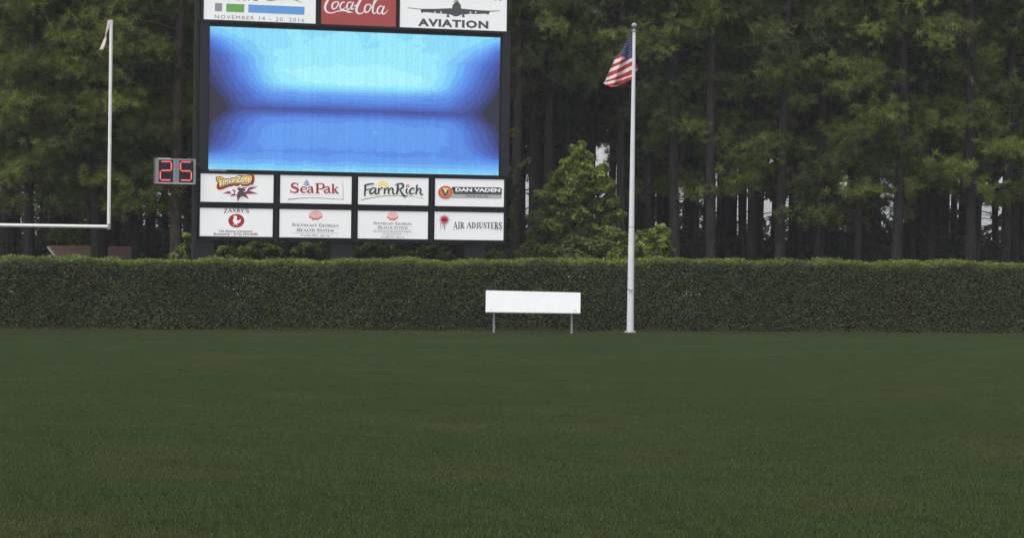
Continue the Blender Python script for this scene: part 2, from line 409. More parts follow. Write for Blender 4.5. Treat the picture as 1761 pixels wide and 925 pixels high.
for p0, p1 in ((337.5, 368), (570, 606), (799, 833)):
    s0, s1 = SZ(p0, 425, -.1)[0], SZ(p1, 425, -.1)[0]
    post = MB().bbox(s0, s1, -.05, zB - .003, -.1, -.65).build('support_post', sb, M['steel_post'])
s0 = SZ(338, 250)[0]
MB().bbox(s0 - .06, sL + .03, -.05, zT - .2, .0, -.2).build('edge_post', sb, M['steel_post'])
# the screen: one small face per lamp cluster
NU, NV = 230, 104
RMP = [(0, (26, 27, 33)), (.06, (28, 31, 60)), (.14, (36, 44, 112)), (.24, (44, 68, 146)), (.32, (48, 80, 176)), (.42, (58, 106, 208)), (.52, (70, 132, 228)), (.62, (84, 154, 240)), (.74, (110, 198, 246)), (.85, (134, 224, 251)), (1, (166, 246, 253))]
def smst(t): return t * t * (3 - 2 * t)
uu = (np.arange(NU) + .5) / NU; vv = (np.arange(NV) + .5) / NV
def screen_tone(u, v):
    e = np.minimum(u, 1 - u)
    x0 = np.interp(v, [0, .10, .20, .30, .40, .48, .54, .565, .59, .61, .64, .70, .78, .84, .88, .91, .96], [-.24, -.125, -.062, -.040, -.015, .015, .035, .04, .032, .02, .0, -.025, -.035, -.06, -.1, -.2, -.5])
    A = np.interp(e - x0, [0, .03, .06, .10, .125, .16, .205, .25, .3, .5], [.005, .10, .20, .32, .40, .56, .78, .97, 1.3, 1.8])
    B = np.interp(v, [0, .12, .22, .30, .37, .41, .45, .50, .54, .565, .59, .63, .70, .78, .86, .91, .95, 1.0], [.86, .88, .93, 1.02, 1.0, .80, .62, .48, .35, .22, .34, .52, .60, .60, .53, .57, .67, .82])
    return (A ** -3.5 + B ** -3.5) ** (-1 / 3.5)
U_, V_ = np.meshgrid(uu, vv)
rs = np.random.RandomState(4)
tv = screen_tone(U_, V_)
def lown(shape, nu, nv):
    q = rs.rand(nv, nu); yi = np.linspace(0, nv - 1.001, shape[0]); xi = np.linspace(0, nu - 1.001, shape[1])
    y0 = yi.astype(int); x0 = xi.astype(int); fy = smst(yi - y0)[:, None]; fx = smst(xi - x0)[None]
    return (q[y0][:, x0] * (1 - fx) + q[y0][:, x0 + 1] * fx) * (1 - fy) + (q[y0 + 1][:, x0] * (1 - fx) + q[y0 + 1][:, x0 + 1] * fx) * fy - .5
tv = tv + .035 * lown(tv.shape, 22, 12) * np.clip(tv * 3 - .3, 0, 1) + .02 * lown(tv.shape, 90, 40) * (tv > .08)
tq = (np.floor(tv * 13) + .5) / 13 * .85 + tv * .15
xs = [r[0] for r in RMP]
RMP = [(t, tuple(c + (238 - c) * .07 * min(1, t * 3) for c in q)) for t, q in RMP]
rgb = np.stack([np.interp(np.clip(tq, 0, 1), xs, [srgb(*r[1])[c] for r in RMP]) for c in range(3)], -1)
rgb = rgb * (1 + .10 * (rs.rand(1, NU, 1) - .5) + .12 * (rs.rand(NV, NU, 1) - .5))
su = np.linspace(L0, L1, NU + 1); zv = np.linspace(LZ1, LZ0, NV + 1)
base_sb = BASE[sb.name]
gap = .0
vs = np.zeros((NV, NU, 4, 3))
for c, (i, j) in enumerate(((1, 0), (1, 1), (0, 1), (0, 0))):
    S_, Z_ = np.meshgrid(su[j:j + NU], zv[i:i + NV])
    vs[:, :, c, :] = BO[None, None] + S_[..., None] * BD + np.array([0, 0, 1.0]) * Z_[..., None] + BN * .02 - base_sb
sm_ = bpy.data.materials.new('led_screen'); sm_.use_nodes = True
nn = sm_.node_tree.nodes; nl = sm_.node_tree.links; pb = nn['Principled BSDF']
pb.inputs['Base Color'].default_value = (.012, .012, .014, 1); pb.inputs['Roughness'].default_value = .5
at = nn.new('ShaderNodeAttribute'); at.attribute_name = 'lamp_colour'
nl.new(at.outputs['Color'], pb.inputs['Emission Color']); pb.inputs['Emission Strength'].default_value = 1.0 * EMIT
sme = np_mesh('led_screen', vs.reshape(-1, 3), 4, [sm_])
ca = sme.attributes.new('lamp_colour', 'FLOAT_COLOR', 'FACE')
ca.data.foreach_set('color', np.concatenate([rgb.reshape(-1, 3), np.ones((NU * NV, 1))], 1).astype(np.float32).ravel())
link('led_screen', sme, sb)
bez = MB(); w = .045
bez.bbox(L0 - w, L1 + w, LZ1 + .003, LZ1 + w, .05, .001); bez.bbox(L0 - w, L1 + w, LZ0 - w, LZ0 - .003, .05, .001)
bez.bbox(L0 - w, L0 - .003, LZ0 - .003, LZ1 + .003, .05, .001); bez.bbox(L1 + .003, L1 + w, LZ0 - .003, LZ1 + .003, .05, .001)
bezo = bez.build('screen_bezel', sb, M['steel_post'])
a1 = Art(); put_text(a1, 'DAKTRONICS', (360, 294), (389, 294.6), 2.6, .01); a1.build('lettering', bezo, ink(190, 192, 196), .055)

# ---- the print on each panel (measured in photo pixels)
F = .034
k1 = zoomtf(330, 0, 5.87)
GR, GN, BL = ink(142, 138, 150), ink(104, 162, 84), ink(98, 152, 214)
Art(k1).poly([(233, 35), (306, 37), (304, 118), (233, 116)]).build('emblem', PN['T1'], GR, F)
Art(k1).poly([(347, 40), (530, 47), (527, 129), (346, 122)]).poly([(735, -2), (880, 2), (800, 14), (770, 12)]).poly([(990, -8), (1050, -2), (1110, 26), (1120, 33)]).poly([(730, -6), (850, -55), (1000, -2), (880, 3), (850, -30)]).build('emblem', PN['T1'], GN, F)
Art(k1).poly([(570, 49), (1138, 73), (1135, 153), (570, 129)]).build('emblem', PN['T1'], BL, F)
a1 = Art(k1); put_text(a1, 'NOVEMBER 14 – 20, 2016', (230, 188), (1134, 227), 37, 0, space=1.25); a1.build('lettering', PN['T1'], ink(120, 120, 124), F)
a1 = Art(k1); put_text(a1, 'CLASSIC', (232, -5), (668, 14), 62, .004, space=1.1); a1.build('lettering', PN['T1'], ink(92, 92, 98), F)
# red script panel
k2 = lambda p: (p[0], p[1])
W_ = ink(224, 220, 226)
ar = Art()
ar.stroke([(579, -6), (577, -9), (570, -7), (563, 2), (559, 12), (561, 20), (569, 23), (580, 20), (590, 18.5), (598, 20), (607, 22.5)], [1, 2.4, 3.2, 4, 4, 3.2, 2, 1.6, 3.2, 2.6, .8])
ar.poly([(592, 18), (598, 22.8), (606, 22.5), (598, 19)])
ar.stroke([(579, 4), (574, 5), (571, 11), (573, 16), (578, 14), (582, 7), (580, 3.5), (576, 5)], [2, 2.6, 3, 2.4, 2, 2.6, 2, 1])
ar.stroke([(593, 5), (589, 4.5), (585, 10), (586, 16), (590, 16.5), (595, 12)], [2.2, 2.2, 3, 2.6, 1.8, .8])
ar.stroke([(605, 5), (600, 4.5), (596.5, 11), (598, 16.5), (602, 15), (607, 5)], [2, 2.2, 3, 2.4, 1.6, 1.4]); ar.stroke([(608, 4), (604.5, 13), (605.5, 17), (610, 14)], [2.6, 3, 2.4, .8])
ar.stroke([(609, 11.0), (615, 8.8)], 2.2)
ar.stroke([(634, -8), (632, -12), (626, -8), (618, 4), (613, 16), (615, 23), (622, 23.5), (629, 17)], [1, 2.2, 3, 4.2, 4.4, 3.4, 2, .8])
ar.stroke([(634, 8), (629, 10), (627, 17), (629, 22), (634, 20), (638, 13), (636, 8.5), (632, 9)], [2, 2.6, 3, 2.6, 2, 2.6, 2, 1])
ar.stroke([(639, 14), (645, 6), (651, -4), (650, -9), (646, -2), (642, 10), (641, 20), (644, 24), (649, 20)], [.8, 1.2, 2, 1.4, 2.6, 3.4, 3, 2.2, .8])
ar.stroke([(658, 12), (653, 11.5), (649, 18), (650.5, 24), (655, 22.5), (660, 12)], [2, 2.2, 3, 2.4, 1.6, 1.4]); ar.stroke([(661, 11), (657.5, 20), (658.5, 25), (664, 22), (667, 17)], [2.6, 3, 2.6, 1.4, .7])
ar.build('lettering', PN['T2'], W_, F)
# aviation panel
k3 = zoomtf(620, 0, 6.289)
DK = ink(74, 74, 80)
av = Art(k3)
av.poly([(510, 84), (520, 86), (660, 100), (800, 100), (980, 93), (990, 95), (996, 60), (1008, 45), (1016, 34), (1030, 24), (1050, 22), (1062, 30), (1080, 50), (1086, 62), (1086, 90), (1092, 97), (1200, 108), (1310, 116), (1400, 121), (1505, 117), (1506, 123), (1400, 130), (1390, 150), (1340, 152), (1250, 156), (1200, 150), (1130, 160), (1090, 162), (1078, 168), (1055, 178), (1030, 182), (1003, 176), (985, 165), (960, 158), (880, 150), (800, 145), (740, 138), (700, 136), (660, 132), (650, 106), (512, 91)])
for cx, cy in ((668, 124), (842, 130), (1222, 138), (1376, 142)): av.ellipse(cx, cy, 16, 19, 16)
av.stroke([(1003, 24), (1030, 12), (1060, 14)], 8); av.stroke([(1015, 14), (1062, 18)], 6)
for cx in (946, 1110):
    av.poly([(cx - 8, 150), (cx + 8, 150), (cx + 10, 190), (cx - 10, 188)]); av.poly([(cx - 14, 170), (cx - 4, 170), (cx - 4, 188), (cx - 14, 187)]); av.poly([(cx + 6, 172), (cx + 15, 172), (cx + 15, 191), (cx + 6, 190)])
av.build('emblem', PN['T3'], DK, F)
wh = Art(k3)
for x in (805, 870, 1188, 1246): wh.poly([(x - 7, 146), (x + 7, 147), (x + 5, 128), (x - 4, 127)])
wh.build('emblem', PN['T3'], M['panel'], F + .04)
a1 = Art(k3); put_text(a1, 'AVIATION', (622, 280), (1382, 310), 73, .045, space=1.12); a1.build('lettering', PN['T3'], DK, F)
a1 = Art(k3); a1.stroke(bow(1456, -24, 20, 26, 20, 160), 12, 0).stroke(bow(1512, -22, 20, 26, 20, 160), 12, 0).build('lettering', PN['T3'], DK, F)
# bowling logo
k4 = zoomtf(330, 280, 6.607)
st = []
cx, cy = 545, 320
for ang, r1 in ((-12, 215), (14, 215), (45, 150), (62, 140), (100, 125), (128, 120), (150, 150), (172, 205), (-28, 150)):
    st.append((ang, r1))
sp = Art(k4)
for (x, y, w) in ((757, 270, 22), (755, 352, 24), (648, 412, 26), (520, 442, 26), (434, 384, 26), (350, 346, 26)):
    d = np.array([x - cx, y - cy], float); d /= np.linalg.norm(d); q = np.array([-d[1], d[0]])
    sp.poly([(cx, cy) + q * w * 1.6, (x, y), (cx, cy) - q * w * 1.6])
sp.build('emblem', PN['P1'], ink(128, 52, 92), F)
Art(k4).poly([(275, 180), (300, 160), (350, 165), (370, 185), (430, 180), (500, 165), (540, 140), (600, 150), (650, 140), (700, 138), (714, 175), (706, 225), (680, 260), (620, 268), (500, 265), (420, 275), (330, 308), (285, 295), (282, 250), (300, 225)], 3).build('emblem', PN['P1'], ink(176, 52, 48), F + .004)
Art(k4).poly([(272, 165), (310, 155), (350, 165), (365, 180), (440, 172), (495, 165), (530, 145), (600, 150), (650, 138), (685, 145), (695, 180), (680, 225), (640, 250), (600, 255), (520, 245), (430, 255), (330, 285), (300, 280), (298, 240), (280, 205)], 3).build('emblem', PN['P1'], ink(40, 36, 34), F + .016)
Art(k4).poly([(282, 170), (310, 163), (345, 170), (362, 188), (440, 182), (495, 173), (532, 153), (600, 157), (650, 146), (677, 152), (685, 180), (672, 218), (638, 240), (600, 246), (520, 237), (430, 246), (335, 274), (310, 270), (310, 238), (290, 203)], 3).build('emblem', PN['P1'], ink(226, 190, 72), F + .020)
def wz(x, y): return (316 + 354 * x, 262 - 40 * math.sin(x * 2.4) - 30 * x * x * .2 - (52 + 18 * x) * y)
a1 = Art(k4); put_text(a1, 'Strike Zone', 0, 0, 0, .045, warp=lambda x, y: (wz(x, y)[0] + 5, wz(x, y)[1] + 5)); a1.build('lettering', PN['P1'], ink(38, 34, 34), F + .024)
a1 = Art(k4); put_text(a1, 'Strike Zone', 0, 0, 0, .018, warp=wz); a1.build('lettering', PN['P1'], ink(240, 236, 220), F + .030)
a1 = Art(k4); put_text(a1, 'The', (292, 205), (352, 196), 26, .02); a1.build('lettering', PN['P1'], ink(150, 110, 60), F + .024)
pn = Art(k4)
pn.poly([(470, 262), (485, 262), (500, 285), (520, 300), (516, 318), (490, 315), (472, 295)], 3).poly([(395, 290), (425, 290), (445, 305), (478, 330), (476, 352), (450, 352), (430, 325)], 3).poly([(545, 250), (560, 255), (572, 280), (565, 310), (540, 312), (532, 285)], 3).poly([(680, 250), (675, 268), (640, 290), (620, 325), (590, 330), (585, 305), (620, 285), (655, 258)], 3).poly([(500, 320), (535, 310), (530, 350), (500, 362), (488, 345)], 3)
pn.build('emblem', PN['P1'], ink(232, 228, 226), F + .036)
Art(k4).ellipse(552, 352, 36, 34).poly([(520, 290), (545, 280), (600, 300), (610, 318), (570, 322), (530, 315)], 3).build('emblem', PN['P1'], ink(74, 70, 74), F + .040)
# serif red lettering panel
k5 = zoomtf(470, 285, 6.853)
RD = ink(156, 42, 52)
s = Art(k5)
s.stroke([(286, 222), (262, 208), (236, 210), (218, 228), (226, 248), (252, 260), (282, 272), (290, 294), (268, 314), (232, 314), (206, 298)], [8, 13, 22, 25, 28, 28, 26, 24, 14, 10])
s.stroke([(290, 204), (289, 240)], 8, 0).stroke([(204, 284), (204, 322)], 8, 0)
s.stroke([(326, 286), (390, 276), (386, 258), (362, 250), (336, 262), (328, 290), (344, 312), (370, 316), (394, 302)], [8, 9, 14, 12, 18, 24, 20, 12, 7])
s.stroke([(412, 266), (430, 250), (452, 254), (458, 272), (458, 300), (466, 318), (478, 314)], [13, 13, 18, 23, 22, 16, 9])
s.stroke([(456, 278), (424, 284), (408, 302), (420, 318), (442, 314), (456, 300)], [9, 13, 19, 17, 11, 8])
s.stroke([(520, 214), (520, 320)], 27, 0).stroke([(496, 212), (550, 212)], 11, 0).stroke([(500, 321), (546, 321)], 11, 0)
s.stroke([(528, 212), (570, 212), (594, 232), (588, 262), (560, 274), (530, 272)], [11, 13, 23, 23, 12, 9])
s.stroke([(606, 266), (626, 250), (650, 254), (656, 272), (656, 302), (666, 318), (680, 314)], [13, 13, 18, 23, 22, 16, 9])
s.stroke([(654, 278), (622, 284), (602, 302), (614, 318), (638, 316), (654, 302)], [9, 13, 19, 17, 11, 8])
s.stroke([(704, 218), (704, 322)], 23, 0).stroke([(686, 220), (706, 218)], 9, 0).stroke([(686, 322), (726, 322)], 9, 0)
s.stroke([(752, 256), (716, 286)], 10, 0).stroke([(722, 280), (750, 318), (774, 326)], [20, 21, 10]).stroke([(736, 256), (768, 256)], 8, 0)
s.build('lettering', PN['P2'], RD, F)
b = Art(k5); b.poly([(368, 206), (374, 185), (388, 172), (404, 176), (416, 190), (422, 206)], 3).stroke([(392, 152), (391, 176)], [4, 10], 0).poly([(378, 212), (418, 214), (416, 236), (396, 240)])
b.build('emblem', PN['P2'], ink(150, 170, 204), F); b = Art(k5); b.stroke([(356, 222), (428, 226)], 8, 0).stroke([(360, 206), (424, 208)], 4, 0); b.build('emblem', PN['P2'], ink(84, 104, 148), F + .003)
b = Art(k5); b.stroke([(172, 398), (300, 386), (440, 380), (600, 384), (826, 400)], [11, 9, 8, 8, 6]).stroke([(822, 404), (822, 290), (819, 184)], [8, 6, 4]); b.build('emblem', PN['P2'], ink(130, 130, 134), F)
b = Art(k5); put_text(b, 'SHRIMP & SEAFOOD CO.', (300, 347), (664, 355), 17, 0); b.stroke([(228, 342), (292, 344)], 2, 0).stroke([(670, 352), (734, 354)], 2, 0); b.build('lettering', PN['P2'], ink(186, 188, 198), F)
# brush lettering panel
k6 = zoomtf(605, 285, 6.85)
Art(k6).stroke([(108, 404), (200, 384), (320, 364), (450, 354), (560, 354)], [9, 10, 10, 9, 7]).stroke([(560, 354), (700, 360), (850, 390)], [7, 5, 3]).build('emblem', PN['P3'], ink(116, 160, 62), F)
y_ = Art(k6)
for rx in (62, 42, 24): y_.stroke(bow(368, 248, rx, rx * 1.0, 175, 375, 12), 12, 0)
y_.build('emblem', PN['P3'], ink(240, 208, 70), F)
Art(k6).stroke([(640, 250), (660, 252), (676, 240), (666, 224), (646, 228), (646, 242), (660, 240)], 8).build('emblem', PN['P3'], ink(178, 44, 60), F + .004)
b = Art(k6)
b.stroke([(140, 236), (170, 226), (220, 216), (262, 214)], [10, 20, 18, 14]).stroke([(166, 226), (158, 270), (152, 356)], [22, 22, 20]).stroke([(150, 288), (190, 280), (226, 278)], [10, 15, 12])
b.stroke([(282, 268), (250, 262), (222, 286), (214, 318), (232, 332), (262, 310), (284, 272)], [16, 15, 20, 22, 18, 14, 14]).stroke([(284, 266), (276, 312), (288, 334), (304, 328)], [20, 20, 18, 10])
b.stroke([(314, 264), (318, 300), (312, 334)], [20, 20, 20]).stroke([(320, 296), (340, 268), (368, 264)], [12, 16, 16])
b.stroke([(384, 264), (388, 300), (384, 334)], [19, 20, 20]).stroke([(390, 296), (412, 266), (432, 274), (434, 334)], [12, 16, 20, 20]).stroke([(438, 298), (462, 264), (484, 276), (484, 318), (500, 334), (512, 326)], [12, 16, 20, 20, 16, 8])
b.stroke([(512, 232), (536, 216), (560, 212)], [10, 15, 14]).stroke([(544, 224), (540, 280), (530, 338)], [24, 24, 22])
b.stroke([(556, 214), (592, 212), (608, 236), (590, 266), (552, 282)], [16, 20, 24, 20, 12]).stroke([(566, 280), (592, 326), (622, 358), (654, 354)], [14, 24, 24, 10])
b.stroke([(650, 268), (642, 304), (650, 326), (668, 322)], [20, 20, 16, 8]).stroke([(738, 276), (716, 264), (688, 288), (684, 322), (710, 334), (738, 318)], [16, 18, 22, 22, 16, 8])
b.stroke([(768, 226), (764, 280), (756, 336)], [22, 20, 20]).stroke([(764, 304), (790, 270), (812, 280), (808, 326), (826, 342), (844, 334)], [12, 16, 20, 20, 16, 8])
b.build('lettering', PN['P3'], ink(52, 52, 56), F + .012)
# round emblem and bar
k7 = zoomtf(735, 285, 6.853)
Art(k7).poly([(290, 250), (860, 258), (878, 270), (876, 345), (290, 336)]).build('emblem', PN['P4'], ink(52, 54, 58), F)
Art(k7).poly([(290, 338), (876, 347), (874, 380), (860, 390), (260, 382)]).build('emblem', PN['P4'], ink(168, 168, 172), F)
Art(k7).ellipse(212, 320, 94, 84).build('emblem', PN['P4'], ink(206, 204, 204), F + .004)
Art(k7).ellipse(214, 314, 84, 75).build('emblem', PN['P4'], ink(150, 66, 44), F + .008)
Art(k7).ellipse(214, 314, 72, 64).build('emblem', PN['P4'], ink(214, 118, 52), F + .012)
Art(k7).poly([(176, 272), (214, 262), (250, 275), (240, 300), (212, 352), (196, 330)], 3).build('emblem', PN['P4'], ink(238, 206, 120), F + .016)
Art(k7).poly([(164, 274), (188, 272), (212, 330), (236, 280), (252, 284), (238, 330), (216, 362), (196, 350)]).build('emblem', PN['P4'], ink(62, 86, 138), F + .020)
b = Art(k7); put_text(b, 'DAN VADEN', (330, 302), (858, 310), 38, .045); b.build('lettering', PN['P4'], ink(238, 238, 240), F + .004)
b = Art(k7); put_text(b, 'CHEVROLET • CADILLAC BRUNSWICK', (330, 328), (854, 338), 17, .0); b.build('lettering', PN['P4'], ink(120, 120, 126), F + .004)
b = Art(k7); put_text(b, "That's the Vaden Way", (450, 368), (718, 374), 24, .01, .25); b.build('lettering', PN['P4'], ink(66, 66, 70), F + .004)
# bird oval
def wzx(x, y): return (362 + 286 * x, 574 - 16 * math.sin(math.pi * x) - (52 - 16 * math.sin(math.pi * x)) * y)
b = Art(k4); put_serif(b, "ZAXBY'S", wzx); b.build('lettering', PN['P5'], ink(62, 58, 60), F)
Art(k4).ellipse(505, 658, 91, 77, 36).build('emblem', PN['P5'], ink(152, 44, 50), F)
b = Art(k4)
b.poly([(474, 606), (484, 600), (498, 600), (510, 606), (514, 622), (508, 640), (518, 656), (535, 652), (548, 642), (556, 640), (556, 655), (548, 672), (536, 684), (516, 690), (512, 700), (520, 712), (505, 710), (500, 695), (490, 700), (470, 708), (462, 702), (482, 698), (486, 690), (470, 676), (464, 656), (472, 638), (484, 628), (474, 622), (470, 616)])
b.build('emblem', PN['P5'], M['panel'], F + .004)
b = Art(k4); put_text(b, '126 Altama Connector', (310, 787), (692, 788), 22, .025); put_text(b, 'Brunswick • (912) 554-0580', (250, 819), (748, 822), 23, .025); b.build('lettering', PN['P5'], ink(84, 82, 84), F)
# shells
def shell(pn, tf, cx, cy, rx, ry):
    b = Art(tf)
    pts = []
    for k in range(37):
        a_ = math.radians(200 - 220 * k / 36); r = 1 + .04 * math.cos(k * math.pi * 2 * 9 / 36)
        pts.append((cx + rx * r * math.cos(a_), cy - ry * r * math.sin(a_)))
    pts += [(cx + rx * .55, cy + ry * .62), (cx + rx * .5, cy + ry * .82), (cx - rx * .5, cy + ry * .82), (cx - rx * .55, cy + ry * .62)]
    b.poly(pts).build('emblem', pn, ink(204, 120, 116), F)
    b = Art(tf)
    for k in range(10):
        a_ = math.radians(8 + 164 * k / 9)
        b.stroke([(cx + rx * .16 * math.cos(a_), cy + ry * .45 - ry * .1 * math.sin(a_)), (cx + rx * .96 * math.cos(a_), cy - ry * .96 * math.sin(a_) )], [2, 9], 0)
    b.build('emblem', pn, ink(246, 228, 224), F + .004)
shell(PN['P6'], k5, 499, 590, 80, 62); shell(PN['P7'], k6, 482, 598, 66, 56)
DG = ink(66, 68, 76); LG = ink(112, 114, 122)
b = Art(k5); put_serif(b, 'Southeast Georgia', lin((220, 712), (770, 722), 36)); put_serif(b, 'Health System', lin((278, 772), (712, 780), 36)); b.build('lettering', PN['P6'], DG, F)
b = Art(k5); put_text(b, '912-466-7000 • sghs.org', (326, 830), (664, 834), 20, .01); b.stroke([(222, 790), (770, 797)], 2.5, 0); b.build('lettering', PN['P6'], LG, F)
b = Art(k6); put_serif(b, 'Southeast Georgia', lin((256, 692), (704, 698), 32)); put_serif(b, 'Health System', lin((306, 740), (656, 744), 32)); b.build('lettering', PN['P7'], DG, F)
b = Art(k6); put_serif(b, 'Outpatient Rehabilitation', lin((254, 783), (704, 788), 21)); put_serif(b, 'Care Center', lin((372, 812), (582, 816), 20)); put_text(b, '912-466-5330 • sghs.org', (346, 845), (612, 850), 18, .01); b.stroke([(256, 752), (704, 757)], 2.5, 0); b.build('lettering', PN['P7'], LG, F)
# sun emblem
b = Art(k7)
for k in range(16):
    a_ = 2 * math.pi * k / 16; L = 66 if k % 2 else 84
    b.stroke([(200 + 50 * math.cos(a_), 636 + 46 * math.sin(a_)), (200 + L * math.cos(a_), 636 + L * .85 * math.sin(a_))], [7, 1], 0)
for x, y1 in ((158, 770), (182, 735), (204, 780), (222, 715)): b.stroke([(x, 680), (x - 2, y1)], [8, 2], 0)
b.stroke([(192, 690), (205, 745)], [6, 14], 0)
b.build('emblem', PN['P8'], ink(130, 120, 130), F)
b = Art(k7)
for k in range(14):
    a_ = 2 * math.pi * k / 14
    b.poly([(200 + 40 * math.cos(a_ - .2), 636 + 37 * math.sin(a_ - .2)), (200 + 62 * math.cos(a_), 636 + 56 * math.sin(a_)), (200 + 40 * math.cos(a_ + .2), 636 + 37 * math.sin(a_ + .2))])
b.ellipse(200, 636, 39, 36).build('emblem', PN['P8'], ink(194, 44, 62), F + .006)
b = Art(k7); b.poly([(166, 624), (236, 628), (236, 650), (166, 646)]).build('emblem', PN['P8'], ink(104, 36, 52), F + .014)
def wa(x, y):
    h = 66 + 26 * (2 * x - 1) ** 2; base = 733 + 20 * (2 * x - 1) ** 2 + 2 * x
    return (302 + 576 * x, base - h * y)
b = Art(k7); put_serif(b, 'AIR ADJUSTERS', wa); b.build('lettering', PN['P8'], ink(62, 62, 92), F)

# ------------------------------------------------------------------ play clock beside the scoreboard
k8 = zoomtf(250, 260, 13.21)
pc = thing('play_clock', BW(*SZ(300, 295)), 'grey boxed play clock showing a red lit 25 on the left side of the scoreboard', 'play clock')
q = [SZ(*k8(p), .3) for p in ((240, 160), (1152, 182), (1137, 752), (236, 740))]
c0, c1 = (q[0][0] + q[3][0]) / 2, (q[1][0] + q[2][0]) / 2; cz0, cz1 = (q[2][1] + q[3][1]) / 2, (q[0][1] + q[1][1]) / 2
pcm = MB()
def ks(x): return SZ(*k8((x, 450)), .3)[0]
def kz(y): return SZ(*k8((640, y)), .3)[1]
d0, d1, e0, e1 = ks(302), ks(636), ks(765), ks(1096); fz1, fz0 = kz(210), kz(712)
pcm.bbox(c0, c1, cz0, cz1, .27, .06)
hs_ = pcm.build('housing', pc, M['alu'])
fr = MB()
fr.bbox(c0, c1, fz1, cz1, .30, .272); fr.bbox(c0, c1, cz0, fz0, .30, .272)
fr.bbox(c0, d0, fz0 + .002, fz1 - .002, .30, .272); fr.bbox(d1, (d1 + e0) / 2 - .008, fz0 + .002, fz1 - .002, .30, .272); fr.bbox((d1 + e0) / 2 + .008, e0, fz0 + .002, fz1 - .002, .30, .272); fr.bbox(e1, c1, fz0 + .002, fz1 - .002, .30, .272)
fr.build('front_frame', pc, M['alu'])
MB().bbox(c0 - .004, c0 - .0005, kz(700), kz(195), .225, .12).build('vent_slot', pc, M['alu_dark'])
for y in (190, 450, 715):
    MB().bbox(c0 - .012, c0 - .0045, kz(y + 10), kz(y - 10), .20, .15).build('latch', pc, M['steel_post'])
MB().bbox(ks(290), ks(570), cz1 - .02, cz1 + .006, .315, .302).build('top_trim', pc, M['white_board'])
MB().bbox(ks(310), ks(1096), cz0 + .004, cz0 + .03, .315, .302).build('bottom_trim', pc, M['fascia'])
MB().bbox(c1, SZ(340, 295)[0] + .05, cz0 + .1, cz0 + .2, .1, .02).build('bracket', pc, M['steel_post'])
MB().bbox(c1, SZ(340, 295)[0] + .05, cz1 - .2, cz1 - .1, .1, .02).build('bracket', pc, M['steel_post'])
redglow = emit('red_glow', srgb(120, 8, 28), .7, (.1, .005, .01)); redcore = emit('red_lamp', srgb(255, 116, 128), 1.0, (.3, .05, .05))  # outer border imitates the lamps' red glow, pink core their overexposure
dg1 = MB().bbox(d0, d1, fz0, fz1, .276, .271).build('digit_face', pc, M['black_face'])
dg2 = MB().bbox(e0, e1, fz0, fz1, .276, .271).build('digit_face', pc, M['black_face'])
def seg(parent, x0, y0, x1, y1, w):
    a_ = np.array((x0, y0), float); b_ = np.array((x1, y1), float); t = (b_ - a_) / np.linalg.norm(b_ - a_); n_ = np.array([-t[1], t[0]])
    def hexp(g): return [a_ - t * g, a_ + n_ * (w / 2 + g) + t * w * .3, b_ + n_ * (w / 2 + g) - t * w * .3, b_ + t * g, b_ - n_ * (w / 2 + g) - t * w * .3, a_ - n_ * (w / 2 + g) + t * w * .3]
    mb = MB()
    for g_, off, mi in ((10, .281, 0), (0, .284, 1)):
        f_ = [PL(*k8(p), off) for p in hexp(g_)]; b2 = [p - BN * .004 for p in f_]
        mb.add(f_ + b2, [tuple(range(6)), tuple(range(11, 5, -1))] + [(i, (i + 1) % 6, (i + 1) % 6 + 6, i + 6) for i in range(6)], mi)
    mb.build('lit_segment', parent, [redglow, redcore])
for s_ in ((362, 237, 580, 240), (590, 250, 590, 438), (360, 440, 574, 440), (340, 458, 338, 640), (354, 655, 572, 657)): seg(dg1, *s_, 26)
for s_ in ((818, 246, 1036, 250), (800, 258, 798, 440), (818, 450, 1030, 453), (1045, 468, 1042, 652), (808, 660, 1026, 664)): seg(dg2, *s_, 26)

# ------------------------------------------------------------------ goalpost
GY = 87.0
gp = P(187, 390, GY); gp[2] = 0
GD = -BD                                                  # runs towards the near side, out of the picture
gpo = thing('goalpost', gp + GD * 3.556, 'white goalpost whose upright and crossbar stand before the hedge beside the play clock', 'goalpost')
ztop = P(189, 35, GY)[2]; zc_ = P(187, 390, GY)[2]
for d_ in (0, 7.112):
    b0 = gp + GD * d_
    MB().tube([b0 + [0, 0, zc_ - .02], b0 + [0, 0, (zc_ + ztop) / 2], b0 + [0, 0, ztop]], [.05, .049, .047], 14).build('upright', gpo, M['goal_paint'], True)
    MB().tube([b0 + [0, 0, zc_ - .075], b0 + [0, 0, zc_ + .09]], .062, 12).build('clamp', gpo, M['alu'], True)
MB().tube([gp + GD * -.0 + [0, 0, zc_], gp + GD * 7.112 + [0, 0, zc_]], .052, 14).build('crossbar', gpo, M['goal_paint'], True)
c_ = gp + GD * 3.556
MB().tube([c_ + [0, 0, zc_ - .05], c_ + [0, 0, zc_ - .5], c_ - BN * .3 + [0, 0, zc_ - .9], c_ - BN * 1.1 + [0, 0, zc_ - 1.2], c_ - BN * 1.6 + [0, 0, zc_ - 1.6], c_ - BN * 1.7 + [0, 0, 1.0], c_ - BN * 1.7 + [0, 0, -.1]], .08, 14).build('gooseneck', gpo, M['goal_paint'], True)
